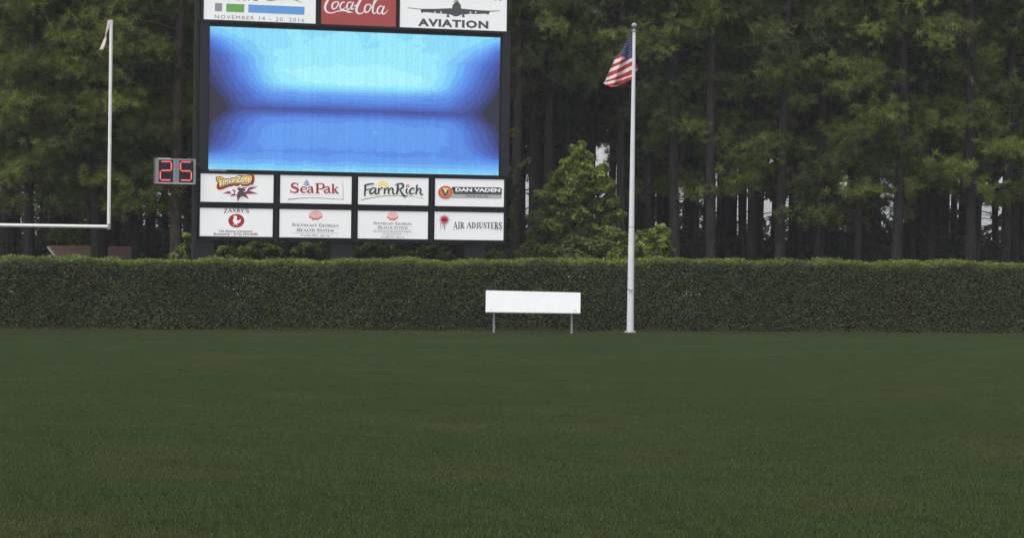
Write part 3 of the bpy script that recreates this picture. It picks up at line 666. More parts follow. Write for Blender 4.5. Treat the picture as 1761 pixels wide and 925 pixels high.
# wind ribbon
rb = thing('wind_ribbon', P(188, 36, GY - .06), 'pale pinkish wind ribbon tied to the top of the goalpost upright', 'ribbon')
def strip(pts, ws, tw, Y, name, parent, m):
    v = []; f = []
    for (x, y), w_, a_ in zip(pts, ws, tw):
        c = P(x, y, Y); sc = Y / FPX
        d = np.array([math.cos(a_), math.sin(a_), 0]) * w_ * sc / 2 + np.array([0, 0, 1]) * (w_ * sc * .12)
        v += [c - d, c + d]
    n = len(pts)
    f = [(2 * i, 2 * i + 1, 2 * i + 3, 2 * i + 2) for i in range(n - 1)]
    nv = len(v); off = np.array([0, .004, 0])
    v2 = v + [p + off for p in v]; f2 = f + [tuple(i + nv for i in q[::-1]) for q in f]
    return part(name, parent, v2, f2, m)
strip([(188, 35), (186.5, 42), (184.7, 50), (183, 56), (182, 60), (181.3, 64), (180.5, 68), (178.5, 74), (176.5, 80), (174.5, 85.5)],
      [5, 5, 5, 4, 3.2, 3.2, 5, 6.2, 6.6, 6.8], [.1, .3, .3, .7, 1.0, .6, 0, -.2, -.1, .2], GY - .07, 'streamer', rb, M['ribbon'])
MB().tube([P(186.5, 35.5, GY - .0), P(191.8, 34.5, GY - .0)], .02, 8).build('knot', rb, M['red_cloth'])
MB().lathe(P(188.8, 36.2, GY), [(.053, -.03), (.056, 0), (.053, .03)], 12).build('tie', rb, M['red_cloth'])

# ------------------------------------------------------------------ flagpole and flag
FY = 93.0
fb = P(1084.6, 500, FY); fb[2] = 0
fpo = thing('flagpole', fb, 'tall white flagpole with a ball finial standing before the hedge', 'flagpole')
fzt = P(1088.9, 53, FY)[2]
pxm = FY / FPX
seam = P(1086, 391, FY)[2]
def rad(z): return pxm * (6.1 - (z / fzt) * 3.3)
zs = np.linspace(0, seam - .012, 6)
MB().tube([fb + [0, 0, z] for z in zs], [rad(z) for z in zs], 20).build('pole', fpo, M['white_pole'], True)
zs = np.linspace(seam + .012, fzt, 10)
MB().tube([fb + [0, 0, z] for z in zs], [rad(z) - .003 for z in zs], 20).build('pole', fpo, M['white_pole'], True)
MB().tube([fb + [0, 0, seam - .012], fb + [0, 0, seam + .012]], rad(seam) - .012, 20).build('joint', fpo, M['alu'], True)
MB().lathe(fb + [0, 0, fzt], [(.055, -.05), (.066, -.03), (.066, .0), (.05, .02), (.02, .05), (.018, .1)], 16).build('truck', fpo, M['alu'], True)
br = pxm * 4.8; bc = fb + [0, 0, P(1089, 44.5, FY)[2]]
MB().lathe(bc, [(.02 * 1, -br * .98)] + [(br * math.cos(a_), br * math.sin(a_)) for a_ in np.linspace(-1.35, 1.5, 12)], 18).build('finial', fpo, M['alu'], True)
MB().lathe(fb, [(.19, -.02), (.19, .05), (.16, .09), (.12, .11)], 18).build('base_collar', fpo, M['alu'], True)
cl_ = fb + [0, -rad(1.3) - .01, P(1085, 499, FY)[2]]
MB().tube([cl_ + [-.10, -.03, .04], cl_ + [-.05, -.02, .01], cl_ + [.05, -.02, .01], cl_ + [.10, -.03, .04]], [.012, .018, .018, .012], 8).build('cleat', fpo, M['alu'], True)
# flag
flag = thing('flag', fb + [-.1, 0, fzt - 1.0], 'limp red white and blue striped flag hanging from the flagpole', 'flag')
Lc = [(1084, 61), (1076, 76), (1065.5, 92.5), (1057, 103), (1053.5, 111), (1050, 118), (1046.7, 125.5), (1043, 134), (1041, 139.5), (1040, 142), (1037.6, 143.2), (1042, 146.2), (1049, 149.3), (1060, 149)]
Rc = [(1087.5, 61), (1087.5, 74), (1087.4, 86), (1087.3, 95), (1087.2, 99), (1087.2, 101), (1087, 106.5), (1087, 114), (1087, 121), (1087, 128), (1086.8, 129.8), (1086.8, 132), (1086.8, 135), (1086.6, 137)]
L2 = np.array(smooth_pts(Lc, 10)); R2 = np.array(smooth_pts(Rc, 10)); NR = len(L2); NCF = 56
poly_c = [(1084, 58), (1065.5, 92.5), (1071.5, 98), (1078.5, 103.2), (1084, 101.2), (1092, 98), (1092, 58)]
# stripe boundaries as lines from left edge to pole: (xl,yl,xr,yr)
BNDS = [(1065.5, 92.5, 1071.5, 92.0), (1057, 103, 1072, 96.5), (1053.6, 110.8, 1077, 99.5), (1050, 118, 1087, 99.6), (1046.7, 125.5, 1087, 105.5), (1043, 134, 1087, 113.0), (1041, 139.5, 1087, 120), (1040.2, 142, 1087, 128.6), (1042, 146.2, 1087, 131.4), (1046, 150, 1087, 140)]
def inpoly(x, y, poly):
    c = False; j = len(poly) - 1
    for i in range(len(poly)):
        xi, yi = poly[i]; xj, yj = poly[j]
        if (yi > y) != (yj > y) and x < (xj - xi) * (y - yi) / (yj - yi) + xi: c = not c
        j = i
    return c
def flagcol(x, y):
    if inpoly(x, y, poly_c): return 2
    n = 0
    for i, (xl, yl, xr, yr) in enumerate(BNDS):
        yb = yl + (yr - yl) * (x - xl) / (xr - xl) + 1.1 * math.sin((x - xl) / (xr - xl) * 3.0)
        if y > yb: n = i
    if x < 1042.5 and 140.5 < y: return 1
    return 0 if n % 2 == 0 else 1
def foldy(x, y): return .10 * math.sin((x - 1040) * .16 + (y - 60) * .03) + .05 * math.sin((x - 1035) * .37 + y * .11) + .006 * (1087 - x)
fv = []; ff = []; fmm = []
for i in range(NR):
    for j in range(NCF + 1):
        x, y = L2[i] + (R2[i] - L2[i]) * j / NCF
        fv.append(P(x, y, FY - .02 + foldy(x, y) * min(1, (1088 - x) / 8 + .02)))
for i in range(NR - 1):
    for j in range(NCF):
        a_ = i * (NCF + 1) + j; ff.append((a_, a_ + NCF + 1, a_ + NCF + 2, a_ + 1))
        x, y = (L2[i] + L2[i + 1]) / 2 + ((R2[i] + R2[i + 1]) / 2 - (L2[i] + L2[i + 1]) / 2) * (j + .5) / NCF
        fmm.append(flagcol(x, y))
fl = part('cloth', flag, fv, ff, [M['red_cloth'], M['white_cloth'], M['blue_cloth']], fmm, True)
so = fl.modifiers.new('thickness', 'SOLIDIFY'); so.thickness = .004; so.offset = 0
# the part of the cloth folded round behind the pole
fv = []; ff = []; fmm = []
Lw = smooth_pts([(1087, 104), (1087, 110), (1087, 116), (1087, 122), (1087, 128)], 4); Rw = smooth_pts([(1090, 106), (1096.3, 113), (1096.6, 119), (1093.5, 124), (1089.5, 128)], 4)
for i in range(len(Lw)):
    for j in range(7):
        x, y = Lw[i] + (Rw[i] - Lw[i]) * j / 6; fv.append(P(x, y, FY + .13 + .03 * math.sin(j * 1.3 + i * .4)))
for i in range(len(Lw) - 1):
    for j in range(6):
        a_ = i * 7 + j; ff.append((a_, a_ + 7, a_ + 8, a_ + 1)); y = (Lw[i] + (Rw[i] - Lw[i]) * j / 6)[1] + j * .3
        fmm.append(1 if (119.5 < y < 126) else 0)
fl2 = part('cloth', flag, fv, ff, [M['red_cloth'], M['white_cloth']], fmm, True)
so = fl2.modifiers.new('thickness', 'SOLIDIFY'); so.thickness = .004; so.offset = 0
stv = []; stf = []
for r in range(9):
    for c in range(7):
        x = 1084.5 - c * 3.1 - (r % 2) * 1.5; y = 66 + r * 4.2 + c * .9
        if inpoly(x - .8, y, poly_c) and inpoly(x + .8, y, poly_c) and x < 1085 and y < 99 and inpoly(x, y + 1.5, poly_c) and inpoly(x - .5, y - 1.5, poly_c):
            cc = P(x, y, FY - .02 + foldy(x, y) * min(1, (1088 - x) / 8 + .02) - .012); n = len(stv)
            rr = .85 * pxm
            for k in range(10):
                q_ = rr * (1 if k % 2 == 0 else .45); stv.append(cc + [q_ * math.sin(k * math.pi / 5), 0, q_ * math.cos(k * math.pi / 5)])
            stv.append(cc); stf += [(n + k, n + (k + 1) % 10, n + 10) for k in range(10)]
part('stars', flag, stv, stf, M['white_cloth'])

# ------------------------------------------------------------------ white board at the foot of the hedge
WY = 90.6
w0 = P(835.5, 499.3, WY); w1 = P(998.5, 503.2, WY)
wbo = thing('sign_board', ((w0[0] + w1[0]) / 2, WY, 0), 'plain white board standing low before the hedge left of the flagpole', 'sign')
mb = MB(); zt0, zt1 = w0[2], w1[2]; zb_ = zt1 - .62
mb.hexa([(w0[0], WY, zb_), (w1[0], WY, zb_), (w1[0], WY + .12, zt1), (w0[0], WY + .12, zt0)], [(w0[0], WY + .035, zb_), (w1[0], WY + .035, zb_), (w1[0], WY + .155, zt1), (w0[0], WY + .155, zt0)])
mb.build('board', wbo, M['white_board'])
tri = MB()
for f0, f1 in ((-.012, .025), (1 - .025, 1.012)):
    q_ = lambda f, o: [(w0[0] + (w1[0] - w0[0]) * fx, WY + .12 * f + o, zb_ + ((zt0 + (zt1 - zt0) * fx) - zb_) * f) for fx in (0, 1)]
    if f0 < .5: a_, b_ = q_(f0, -.008), q_(f1, -.008); c_2, d_2 = q_(f0, .044), q_(f1, .044); tri.hexa([a_[0], a_[1], b_[1], b_[0]], [c_2[0], c_2[1], d_2[1], d_2[0]])
tri.build('bottom_rail', wbo, M['alu'])
for fx in (.06, .94):
    xx = w0[0] + (w1[0] - w0[0]) * fx; MB().lathe((xx, WY + .012, zb_ + .09), [(.012, -.012), (.016, 0), (.012, .012)], 10).build('bolt', wbo, M['alu'])
for x in (w0[0] + .25, w1[0] - .25):
    MB().box(x - .03, x + .03, WY + .16, WY + .22, -.03, zt1 - .08).build('leg', wbo, M['alu'])

# ------------------------------------------------------------------ shed behind the hedge
SY = 101.8
sx0, sx1 = PX(84, SY), PX(233, SY); rz = P(150, 426, SY)[2]
ez = P(150, 446, SY - 1.3)[2]
shed = thing('shed', ((sx0 + sx1) / 2, SY, 0), 'low shed with a brown shingle roof showing over the hedge under the goalpost crossbar', 'shed')
roof = MB()
ex0, ex1 = PX(100, SY - 1.3), PX(241, SY - 1.3)
def slab(a, b, c, d, th): return [a, b, c, d], [(p[0], p[1], p[2] - th) for p in (a, b, c, d)]
nC = 7
for k in range(nC):
    t0, t1 = k / nC, (k + 1) / nC + .03
    lx = lambda t: ex0 + (sx0 - ex0) * t; rx_ = lambda t: ex1 + (sx1 - ex1) * t; yy = lambda t: SY - 1.3 + 1.3 * t; zz = lambda t, l: ez + (rz - ez) * t + l
    t1 = min(t1, 1)
    f_, b_ = slab((lx(t0), yy(t0), zz(t0, .025)), (rx_(t0), yy(t0), zz(t0, .025)), (rx_(t1), yy(t1), zz(t1, .008)), (lx(t1), yy(t1), zz(t1, .008)), .03)
    MB().hexa(f_, b_).build('shingle_course', shed, M['roof'])
roof.hexa([(ex0, SY + 1.3, ez), (ex1, SY + 1.3, ez), (sx1, SY + .01, rz), (sx0, SY + .01, rz)], [(ex0, SY + 1.3, ez - .03), (ex1, SY + 1.3, ez - .03), (sx1, SY + .01, rz - .03), (sx0, SY + .01, rz - .03)])
roof.build('roof', shed, M['roof'])
MB().tube([(sx0 - .02, SY, rz + .0), (ex0 - .02, SY - 1.3, ez + .0)], .045, 6).build('fascia', shed, M['fascia'])
MB().tube([(sx0, SY, rz + .02), (sx1, SY, rz + .02)], .04, 6).build('ridge_cap', shed, M['roof'])
MB().tube([(ex0, SY - 1.33, ez - .04), (ex0 + 1.1, SY - 1.33, ez - .04), (ex1, SY - 1.33, ez - .04)], .03, 6).build('gutter', shed, M['fascia'])
MB().box(ex0 + .25, ex1 - .2, SY - 1.05, SY + 1.05, -.02, ez - .02).build('wall', shed, M['timber'])

# ------------------------------------------------------------------ foliage builders
def rand_dirs(r, n):
    v = r.normal(size=(n, 3)); return v / np.linalg.norm(v, axis=1, keepdims=True)
def leaf_quads(r, c, nrm, size, asp=1.7):
    """pointed leaves: one quad (diamond) per centre, lying roughly across nrm"""
    n = len(c); a = np.cross(nrm, rand_dirs(r, n)); a /= np.linalg.norm(a, axis=1, keepdims=True) + 1e-9
    b = np.cross(nrm, a); s = (size if np.ndim(size) else np.full(n, size))[:, None] * .5
    q = np.stack([c - a * s * asp, c + b * s * .8 - a * s * .2, c + a * s * asp, c - b * s * .8 - a * s * .2], 1)
    return q.reshape(-1, 3)
def needles(r, c, ax, K, ln, wd):
    n = len(c); d = r.normal(size=(n, K, 3)); d /= np.linalg.norm(d, axis=2, keepdims=True)
    d = d + ax[:, None] * .55; d /= np.linalg.norm(d, axis=2, keepdims=True)
    L = ln * r.uniform(.75, 1.2, (n, K, 1)); o = c[:, None] + d * L * .06
    s = np.cross(d, r.normal(size=(n, K, 3))); s /= np.linalg.norm(s, axis=2, keepdims=True) + 1e-9
    tip = o + d * L; tip[..., 2] -= .12 * L[..., 0]
    return np.stack([o - s * wd / 2, o + s * wd / 2, tip], 2).reshape(-1, 3)

def pine_meshes(seed, H, zlow, spread, nb, nt, K, rbase, wd=.022, lean=.0, bark='bark', nmat='needle', prof=.55, side=None, cl=5):
    r = np.random.RandomState(seed)
    # trunk with root flare, gentle sweep and bark ridges
    nz = 26; zz = np.linspace(-.15, H, nz); ph = r.uniform(0, 6.28, 4)
    bx = lean * zz / H * 3 + .10 * np.sin(zz * .28 + ph[0]) - .10 * math.sin(ph[0]); by = .08 * np.sin(zz * .24 + ph[1])
    rr = rbase * (1 - .72 * np.clip(zz, 0, H) / H) * (1 + .45 * np.exp(-np.clip(zz, 0, 9) / .35))
    mb = MB(); n = 14; V = []
    for i in range(nz):
        for k in range(n):
            q = rr[i] * (1 + .10 * r.uniform(-1, 1)); a_ = 2 * math.pi * k / n
            V.append((bx[i] + q * math.cos(a_), by[i] + q * math.sin(a_), zz[i]))
    mb.add(V, [(i * n + k, i * n + (k + 1) % n, (i + 1) * n + (k + 1) % n, (i + 1) * n + k) for i in range(nz - 1) for k in range(n)])
    tc = []; ta = []; tt = []
    def at(z): return np.array([np.interp(z, zz, bx), np.interp(z, zz, by), z])
    # dead stubs under the crown
    for k in range(5):
        z = r.uniform(min(2.5, zlow * .5), zlow + 1); a_ = r.uniform(0, 6.28); L = r.uniform(.4, 1.4)
        p = at(z); d = np.array([math.cos(a_), math.sin(a_), r.uniform(-.2, .4)])
        mb.tube([p, p + d * L * .5 + [0, 0, .05], p + d * L], [.025, .018, .008], 5, cap=False)
    for k in range(nb):
        f = (k + r.uniform(0, 1)) / nb; z = zlow + (H - .6 - zlow) * f ** .9
        if side is not None and r.rand() < .6: a_ = side + r.normal() * .7
        else: a_ = r.uniform(0, 6.28)
        L = spread * (1 - prof * f) * r.uniform(.55, 1.15); p = at(z); o = np.array([math.cos(a_), math.sin(a_), 0]); sd_ = np.array([-o[1], o[0], 0])
        c1_, c2_, c3_ = r.uniform(.05, .5), r.uniform(-.75, -.25), r.uniform(.1, .4); bend = r.uniform(-.25, .25)
        def bp(t): return p + o * L * t + sd_ * L * bend * t * t + np.array([0, 0, L * (c1_ * t + c2_ * t * t + c3_ * t ** 3)])
        mb.tube([bp(t) for t in (0, .25, .5, .75, .98)], [.05 * rbase / .2 * (.4 + .6 * L / spread), .035, .026, .016, .006], 5, cap=False)
        tone = r.uniform(.15, .85)
        ncl = max(2, int(nt / 5))
        for q in range(ncl):
            t = r.uniform(.35, 1.0) if q else 1.0; e = bp(t) + sd_ * r.uniform(-1, 1) * L * .28 * (1.15 - t * .5) + np.array([0, 0, r.uniform(-.1, .25)]) * L * .3
            if t < 1: mb.tube([bp(t - .12), (bp(t) + e) / 2, e], [.014, .010, .005], 4, cap=False)
            m_ = cl + r.randint(0, 3); cc = e + r.normal(size=(m_, 3)) * np.array([.24, .24, .15]) * (.8 + .3 * spread / 2.5)
            tc.append(cc); ta.append(np.tile(o * .55 + [0, 0, .6], (m_, 1)) + r.normal(size=(m_, 3)) * .25); tt.append(np.clip(tone + r.normal(size=m_) * .14 + .12 * (t - .7), 0, 1))
    # leader tuft
    cc = at(H - .2) + r.normal(size=(14, 3)) * .3; tc.append(cc); ta.append(np.tile([0, 0, 1.0], (14, 1))); tt.append(np.full(14, .5))
    tc = np.concatenate(tc); ta = np.concatenate(ta); tt = np.concatenate(tt)
    nv_ = needles(r, tc, ta, K, .23, wd); tone = np.clip(np.repeat(tt, K) + r.normal(size=len(tc) * K) * .07, 0, 1)
    crown = np_mesh('crown', nv_, 3, [M[nmat]], tone)
    trunk = new_mesh('trunk', mb.v, mb.f, [M[bark]], smooth=True)
    return trunk, crown

PINES = {}
for nme, args in {
    'edge1': dict(seed=11, H=19, zlow=3.9, spread=2.9, nb=88, nt=36, K=30, rbase=.19, prof=.35, cl=8, wd=.027),
    'edge2': dict(seed=12, H=18, zlow=4.6, spread=2.6, nb=80, nt=34, K=30, rbase=.17, prof=.35, cl=8, wd=.027),
    'edge3': dict(seed=13, H=17, zlow=3.3, spread=2.4, nb=78, nt=34, K=30, rbase=.15, prof=.3, cl=8, wd=.027),
    'edge4': dict(seed=14, H=20, zlow=6.9, spread=2.7, nb=70, nt=34, K=30, rbase=.20, prof=.35, cl=8, wd=.027, nmat='needle_mid'),
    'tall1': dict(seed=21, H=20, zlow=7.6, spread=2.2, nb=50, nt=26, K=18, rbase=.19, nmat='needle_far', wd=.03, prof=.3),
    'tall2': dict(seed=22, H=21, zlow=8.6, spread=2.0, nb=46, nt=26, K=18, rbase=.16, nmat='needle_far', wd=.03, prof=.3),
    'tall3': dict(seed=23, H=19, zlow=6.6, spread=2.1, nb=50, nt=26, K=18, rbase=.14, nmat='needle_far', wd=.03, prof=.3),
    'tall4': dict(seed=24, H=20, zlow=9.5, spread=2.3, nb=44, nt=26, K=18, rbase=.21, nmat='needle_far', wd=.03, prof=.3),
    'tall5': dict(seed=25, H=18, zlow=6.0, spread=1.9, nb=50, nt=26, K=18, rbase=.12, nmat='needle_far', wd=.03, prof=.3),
    'big': dict(seed=31, H=20, zlow=8.8, spread=3.0, nb=56, nt=34, K=24, rbase=.215, lean=.18, bark='bark_warm', side=3.4),
    'bare': dict(seed=32, H=20, zlow=9.2, spread=2.4, nb=46, nt=30, K=22, rbase=.20, bark='bark'),
}.items(): PINES[nme] = pine_meshes(**args)
NPINE = [0]
def pine(kind, px, Y, label, rot=0.0, sc=1.0, group='pines of the wood behind the hedge', x=None, tilt=(0, 0)):
    X = PX(px, Y) if x is None else x
    o = bpy.data.objects.new('pine_tree', None); COL.objects.link(o); o.location = (X, Y, 0); o.rotation_euler = (tilt[0], tilt[1], rot); o.scale = (sc, sc, sc)
    tag(o, label, 'tree', group)
    link('trunk', PINES[kind][0], o); link('crown', PINES[kind][1], o); NPINE[0] += 1
    return o
FRONT = [  # kind, px, Y, label, rot, scale
    ('big', 300, 98.6, 'thick flaky barked pine just left of the scoreboard behind the play clock', 0, 1.0),
    ('edge2', 162, 98.9, 'bushy pine whose thick trunk stands before the shed roof left of the goalpost upright', .6, 1.0),
    ('edge3', 181, 99.3, 'bushy pine on a thinner trunk directly behind the goalpost upright', 1.3, 1.0),
    ('edge1', 52, 99.8, 'bushy low branched pine at far left above the crossbar', 2.2, 1.0),
    ('edge3', 112, 104.0, 'bushy pine with low needles above the left end of the shed roof', .4, 1.02),
    ('edge3', 232, 99.9, 'bushy pine between the goalpost upright and the play clock', 4.0, 1.0),
    ('edge4', 18, 103.6, 'straight dark pine at the left edge of the picture', 1.0, 1.0),
    ('edge2', 92, 103.4, 'dense olive pine deeper behind the left part of the crossbar', 5.2, 1.02),
    ('edge1', 186, 103.6, 'dense olive pine deeper behind the goalpost upright', 3.3, .98),
    ('edge4', 262, 105.6, 'tall pine just left of the play clock with needles high up', 5.6, 1.0),
    ('edge3', -30, 103.2, 'bushy pine reaching in past the left edge of the picture', 3.0, 1.0),
    ('bare', 888, 101.5, 'dark bare trunked pine against the right edge of the scoreboard', 2.0, 1.0),
    ('edge4', 912, 103.6, 'pine with needles high beside the upper right of the scoreboard', 2.8, 1.0),
    ('tall1', 944, 103.0, 'dark straight pine left of the tall leafy tree', 4.0, 1.0),
    ('tall4', 968, 104.6, 'dark pine rising behind the left shoulder of the tall leafy tree', 1.0, 1.0),
    ('tall2', 1012, 105.8, 'slim pine rising behind the top of the tall leafy tree', 3.0, 1.0),
    ('bare', 1066, 103.4, 'dark pine trunk just left of the flagpole', 5.0, .95),
    ('edge4', 1118, 104.2, 'pine with needles high just right of the flagpole', .2, 1.0),
    ('bare', 1163, 102.6, 'thick dark trunk right of the small bright shrub', 3.6, 1.0),
    ('edge2', 1192, 105.2, 'pine with bushy needles further right of the flagpole', 1.7, 1.02),
    ('bare', 1226, 102.2, 'first bare trunk right of the flagpole row along the hedge', 2.7, 1.0),
    ('edge1', 1290, 104.0, 'low branched bushy pine right of the flagpole beyond the bare trunk', 5.0, 1.0),
    ('tall1', 1345, 102.4, 'straight pine between two bushy pines at right', 2.0, 1.0),
    ('edge4', 1410, 103.5, 'pine with high needles in the right part of the front row', 4.4, 1.0),
    ('edge3', 1478, 102.8, 'low bushy pine in the right part of the front row', 1.2, 1.0),
    ('bare', 1540, 102.0, 'thick bare trunk near the right end of the front row', .5, 1.0),
    ('edge2', 1604, 104.2, 'bushy pine near the right end of the front row', 3.9, 1.0),
    ('tall4', 1668, 102.6, 'dark straight pine second from the right end of the front row', 1.9, 1.0),
    ('edge1', 1730, 103.8, 'bushy pine at the right edge of the picture', 2.9, 1.0),
]
for kd, px, Y, lab, rot, sc in FRONT: pine(kd, px, Y, lab, rot, sc)
rr_ = random.Random(7); tr_ = random.Random(19)
kinds = ['tall1', 'tall2', 'tall3', 'tall4', 'tall5']
def zone(px):
    if px < 187: return 'slender dark pine deep in the wood behind the goalpost crossbar'
    if px < 340: return 'slender dark pine deep in the wood behind the play clock'
    if px < 875: return 'slender dark pine deep in the wood behind the scoreboard'
    if px < 1085: return 'slender dark pine deep in the wood between scoreboard and flagpole'
    return 'slender dark pine deep in the wood to the right of the flagpole'
Y = 107.0; row = 0
while Y < 148:
    half = Y * 880 / FPX + 5
    x = -half + rr_.uniform(0, 2)
    while x < half:
        px = CX + x / Y * FPX
        yy_ = Y + rr_.uniform(-1.2, 1.2); dx = rr_.uniform(-.6, .6)
        if not (390 < px < 800 and rr_.random() < .45) and not 1008 < CX + (x + dx) / yy_ * FPX < 1050:
            lab = zone(px)
            pine(rr_.choice(kinds), 0, yy_, lab, rr_.uniform(0, 6.28), rr_.uniform(.9, 1.1), lab.replace('slender dark pine deep', 'pines deep'), x=x + dx, tilt=(tr_.gauss(0, .012), tr_.gauss(0, .022)))
        x += rr_.uniform(1.5, 2.9)
    Y += 3.3 if Y < 130 else 4.5
print('pines', NPINE[0])

# far woods and undergrowth: one mass each
def leaf_mass(name, n, xf, yf, zf, size, m, seed, tonef=None):
    r = np.random.RandomState(seed); x = xf(r, n); y = yf(r, n, x); z = zf(r, n, x)
    ok = np.isfinite(z); x, y, z = x[ok], y[ok], z[ok]; n = len(x)
    c = np.stack([x, y, z], 1); nr = rand_dirs(r, n) * .8 + np.array([0, -.6, .4]); nr /= np.linalg.norm(nr, axis=1, keepdims=True)
    q = leaf_quads(r, c, nr, r.uniform(.7, 1.3, n) * size); t = np.clip(r.beta(2, 3, n) if tonef is None else tonef(r, x, z), 0, 1)
    return link(name, np_mesh(name, q, 4, [m], t))
def vnoise(x, z, seed, f):
    r = np.random.RandomState(seed); ph = r.uniform(0, 6.28, (6, 3)); k = r.normal(size=(6, 2)) * f
    return sum(np.sin(k[i, 0] * x + k[i, 1] * z + ph[i, 0]) for i in range(6)) / 6
def zfar(r, n, x):
    z = r.uniform(0, 1, n) ** .9 * 17
    d = vnoise(x, z * 1.3, 3, 1.1)
    gapz = np.exp(-((z - 5.5) / 1.4) ** 2)
    keep = (d - gapz * 1.0 > -.74) & ~((np.abs(x - PX(1029, 155)) < .62) & (np.abs(z - 6.2) < 1.7))
    return np.where(keep, z, np.nan)
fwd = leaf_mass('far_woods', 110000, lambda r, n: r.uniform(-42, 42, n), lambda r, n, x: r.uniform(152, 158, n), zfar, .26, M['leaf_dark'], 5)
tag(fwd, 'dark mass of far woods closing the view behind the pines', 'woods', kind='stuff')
def zund(r, n, x):
    top = 2.9 + 1.0 * vnoise(x, x * .3, 8, .5) + .5 * vnoise(x, x, 9, 1.6)
    return r.uniform(0, 1, n) * np.clip(top, .8, 5)
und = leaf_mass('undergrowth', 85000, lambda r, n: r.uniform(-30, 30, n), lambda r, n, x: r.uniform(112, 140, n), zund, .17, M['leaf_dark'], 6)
tag(und, 'dark undergrowth between the pine trunks', 'undergrowth', kind='stuff')

# ------------------------------------------------------------------ leafy trees and shrubs
def shrub(name, label, cat, base, clumps, n, size, seed, stem_r=.05, group=None, tone_top=.9, tone_low=.12, m='leaf_shrub', H=None):
    r = np.random.RandomState(seed); o = thing(name, base, label, cat, group)
    cs = []; ns = []; ts = []
    ztop = max(c[2] + c[5] for c in clumps); zlo = min(c[2] - c[5] for c in clumps)
    wts = np.array([c[3] * c[5] for c in clumps]); wts /= wts.sum()
    for (x, y, z, rx, ry, rz_), w_ in zip(clumps, wts):
        k = int(n * w_); d = rand_dirs(r, k); rad_ = r.uniform(.55, 1.0, k) ** .6
        ncl = max(6, k // 22); cd_ = rand_dirs(r, ncl); idx = r.randint(0, ncl, k)
        d = d * .32 + cd_[idx] * (r.uniform(.55, 1.05, ncl)[idx][:, None]); 
        c = np.array([x, y, z]) + d * np.array([rx, ry, rz_])
        cs.append(c); nn_ = d / (np.linalg.norm(d, axis=1, keepdims=True) + 1e-6) * .5 + rand_dirs(r, k) * .6 + [0, 0, .5]; ns.append(nn_ / np.linalg.norm(nn_, axis=1, keepdims=True))
        clump_tone = r.uniform(0, 1, ncl)[idx] ** 1.3          # yellower clumps at random; light from above put into tone by height
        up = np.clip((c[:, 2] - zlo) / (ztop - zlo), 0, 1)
        ts.append(np.clip(tone_low + (tone_top - tone_low) * clump_tone * (.08 + .92 * up ** 1.4) + r.normal(size=k) * .06, 0, 1))
    c = np.concatenate(cs); c[:, 2] = np.maximum(c[:, 2], .05)
    q = leaf_quads(r, c, np.concatenate(ns), r.uniform(.7, 1.25, len(c)) * size, 1.9)
    link('foliage', np_mesh('foliage', q, 4, [M[m]], np.concatenate(ts)), o)
    mb = MB()
    mb.tube([(0, 0, -.1), (.05, .02, ztop * .3), (-.03, 0, ztop * .62), (0, 0, ztop * .9)], [stem_r, stem_r * .8, stem_r * .5, stem_r * .2], 8)
    for cl in clumps:
        p = np.array(cl[:3]); z0 = max(.15, min(p[2] * .55, ztop * .6)); mb.tube([(0, 0, z0), (p * .55 + [0, 0, z0 * .4]), p + [0, 0, cl[5] * .4]], [stem_r * .5, stem_r * .3, stem_r * .12], 5, cap=False)
    link('stem', new_mesh('stem', mb.v, mb.f, [M['bark']]), o)
    return o
def clump_px(list_, bx, Y):
    """(px, py, rpx, rpy) -> local clumps"""
    out = []
    for i, (px, py, rx, ry) in enumerate(list_):
        p = P(px, py, Y); s_ = Y / FPX
        out.append((p[0] - bx, ((i * 37) % 7 - 3) * .12, p[2], rx * s_, rx * s_ * .9, ry * s_))
    return out
BY = 99.5; bx = PX(985, BY)
shrub('leafy_tree', 'tall leafy tree with a bright top between scoreboard and flagpole', 'tree', (bx, BY, 0),
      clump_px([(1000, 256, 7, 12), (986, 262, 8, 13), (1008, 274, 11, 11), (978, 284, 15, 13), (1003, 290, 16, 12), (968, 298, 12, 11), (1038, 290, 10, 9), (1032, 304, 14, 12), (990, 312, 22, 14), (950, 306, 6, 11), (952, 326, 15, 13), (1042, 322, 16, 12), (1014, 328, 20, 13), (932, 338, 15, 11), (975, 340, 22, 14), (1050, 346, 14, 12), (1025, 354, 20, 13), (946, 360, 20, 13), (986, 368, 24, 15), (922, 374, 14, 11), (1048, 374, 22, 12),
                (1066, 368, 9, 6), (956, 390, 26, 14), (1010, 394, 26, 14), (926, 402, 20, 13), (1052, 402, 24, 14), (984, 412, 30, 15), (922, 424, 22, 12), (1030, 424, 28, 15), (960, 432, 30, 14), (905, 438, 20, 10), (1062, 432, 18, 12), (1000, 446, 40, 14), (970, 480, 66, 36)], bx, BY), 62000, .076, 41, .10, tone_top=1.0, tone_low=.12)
BY = 98.2; bx = PX(1120, BY)
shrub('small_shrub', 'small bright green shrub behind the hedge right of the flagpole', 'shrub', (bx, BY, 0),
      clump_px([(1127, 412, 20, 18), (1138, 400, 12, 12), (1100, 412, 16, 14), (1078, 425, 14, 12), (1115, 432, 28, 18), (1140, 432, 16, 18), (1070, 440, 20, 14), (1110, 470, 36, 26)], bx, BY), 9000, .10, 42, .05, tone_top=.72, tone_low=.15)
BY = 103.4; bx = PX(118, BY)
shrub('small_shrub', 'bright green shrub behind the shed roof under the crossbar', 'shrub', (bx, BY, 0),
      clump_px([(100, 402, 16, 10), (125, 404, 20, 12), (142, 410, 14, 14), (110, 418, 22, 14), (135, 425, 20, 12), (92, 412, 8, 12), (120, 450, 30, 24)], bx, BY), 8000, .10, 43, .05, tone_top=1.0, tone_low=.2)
BY = 97.6; bx = PX(323, BY)
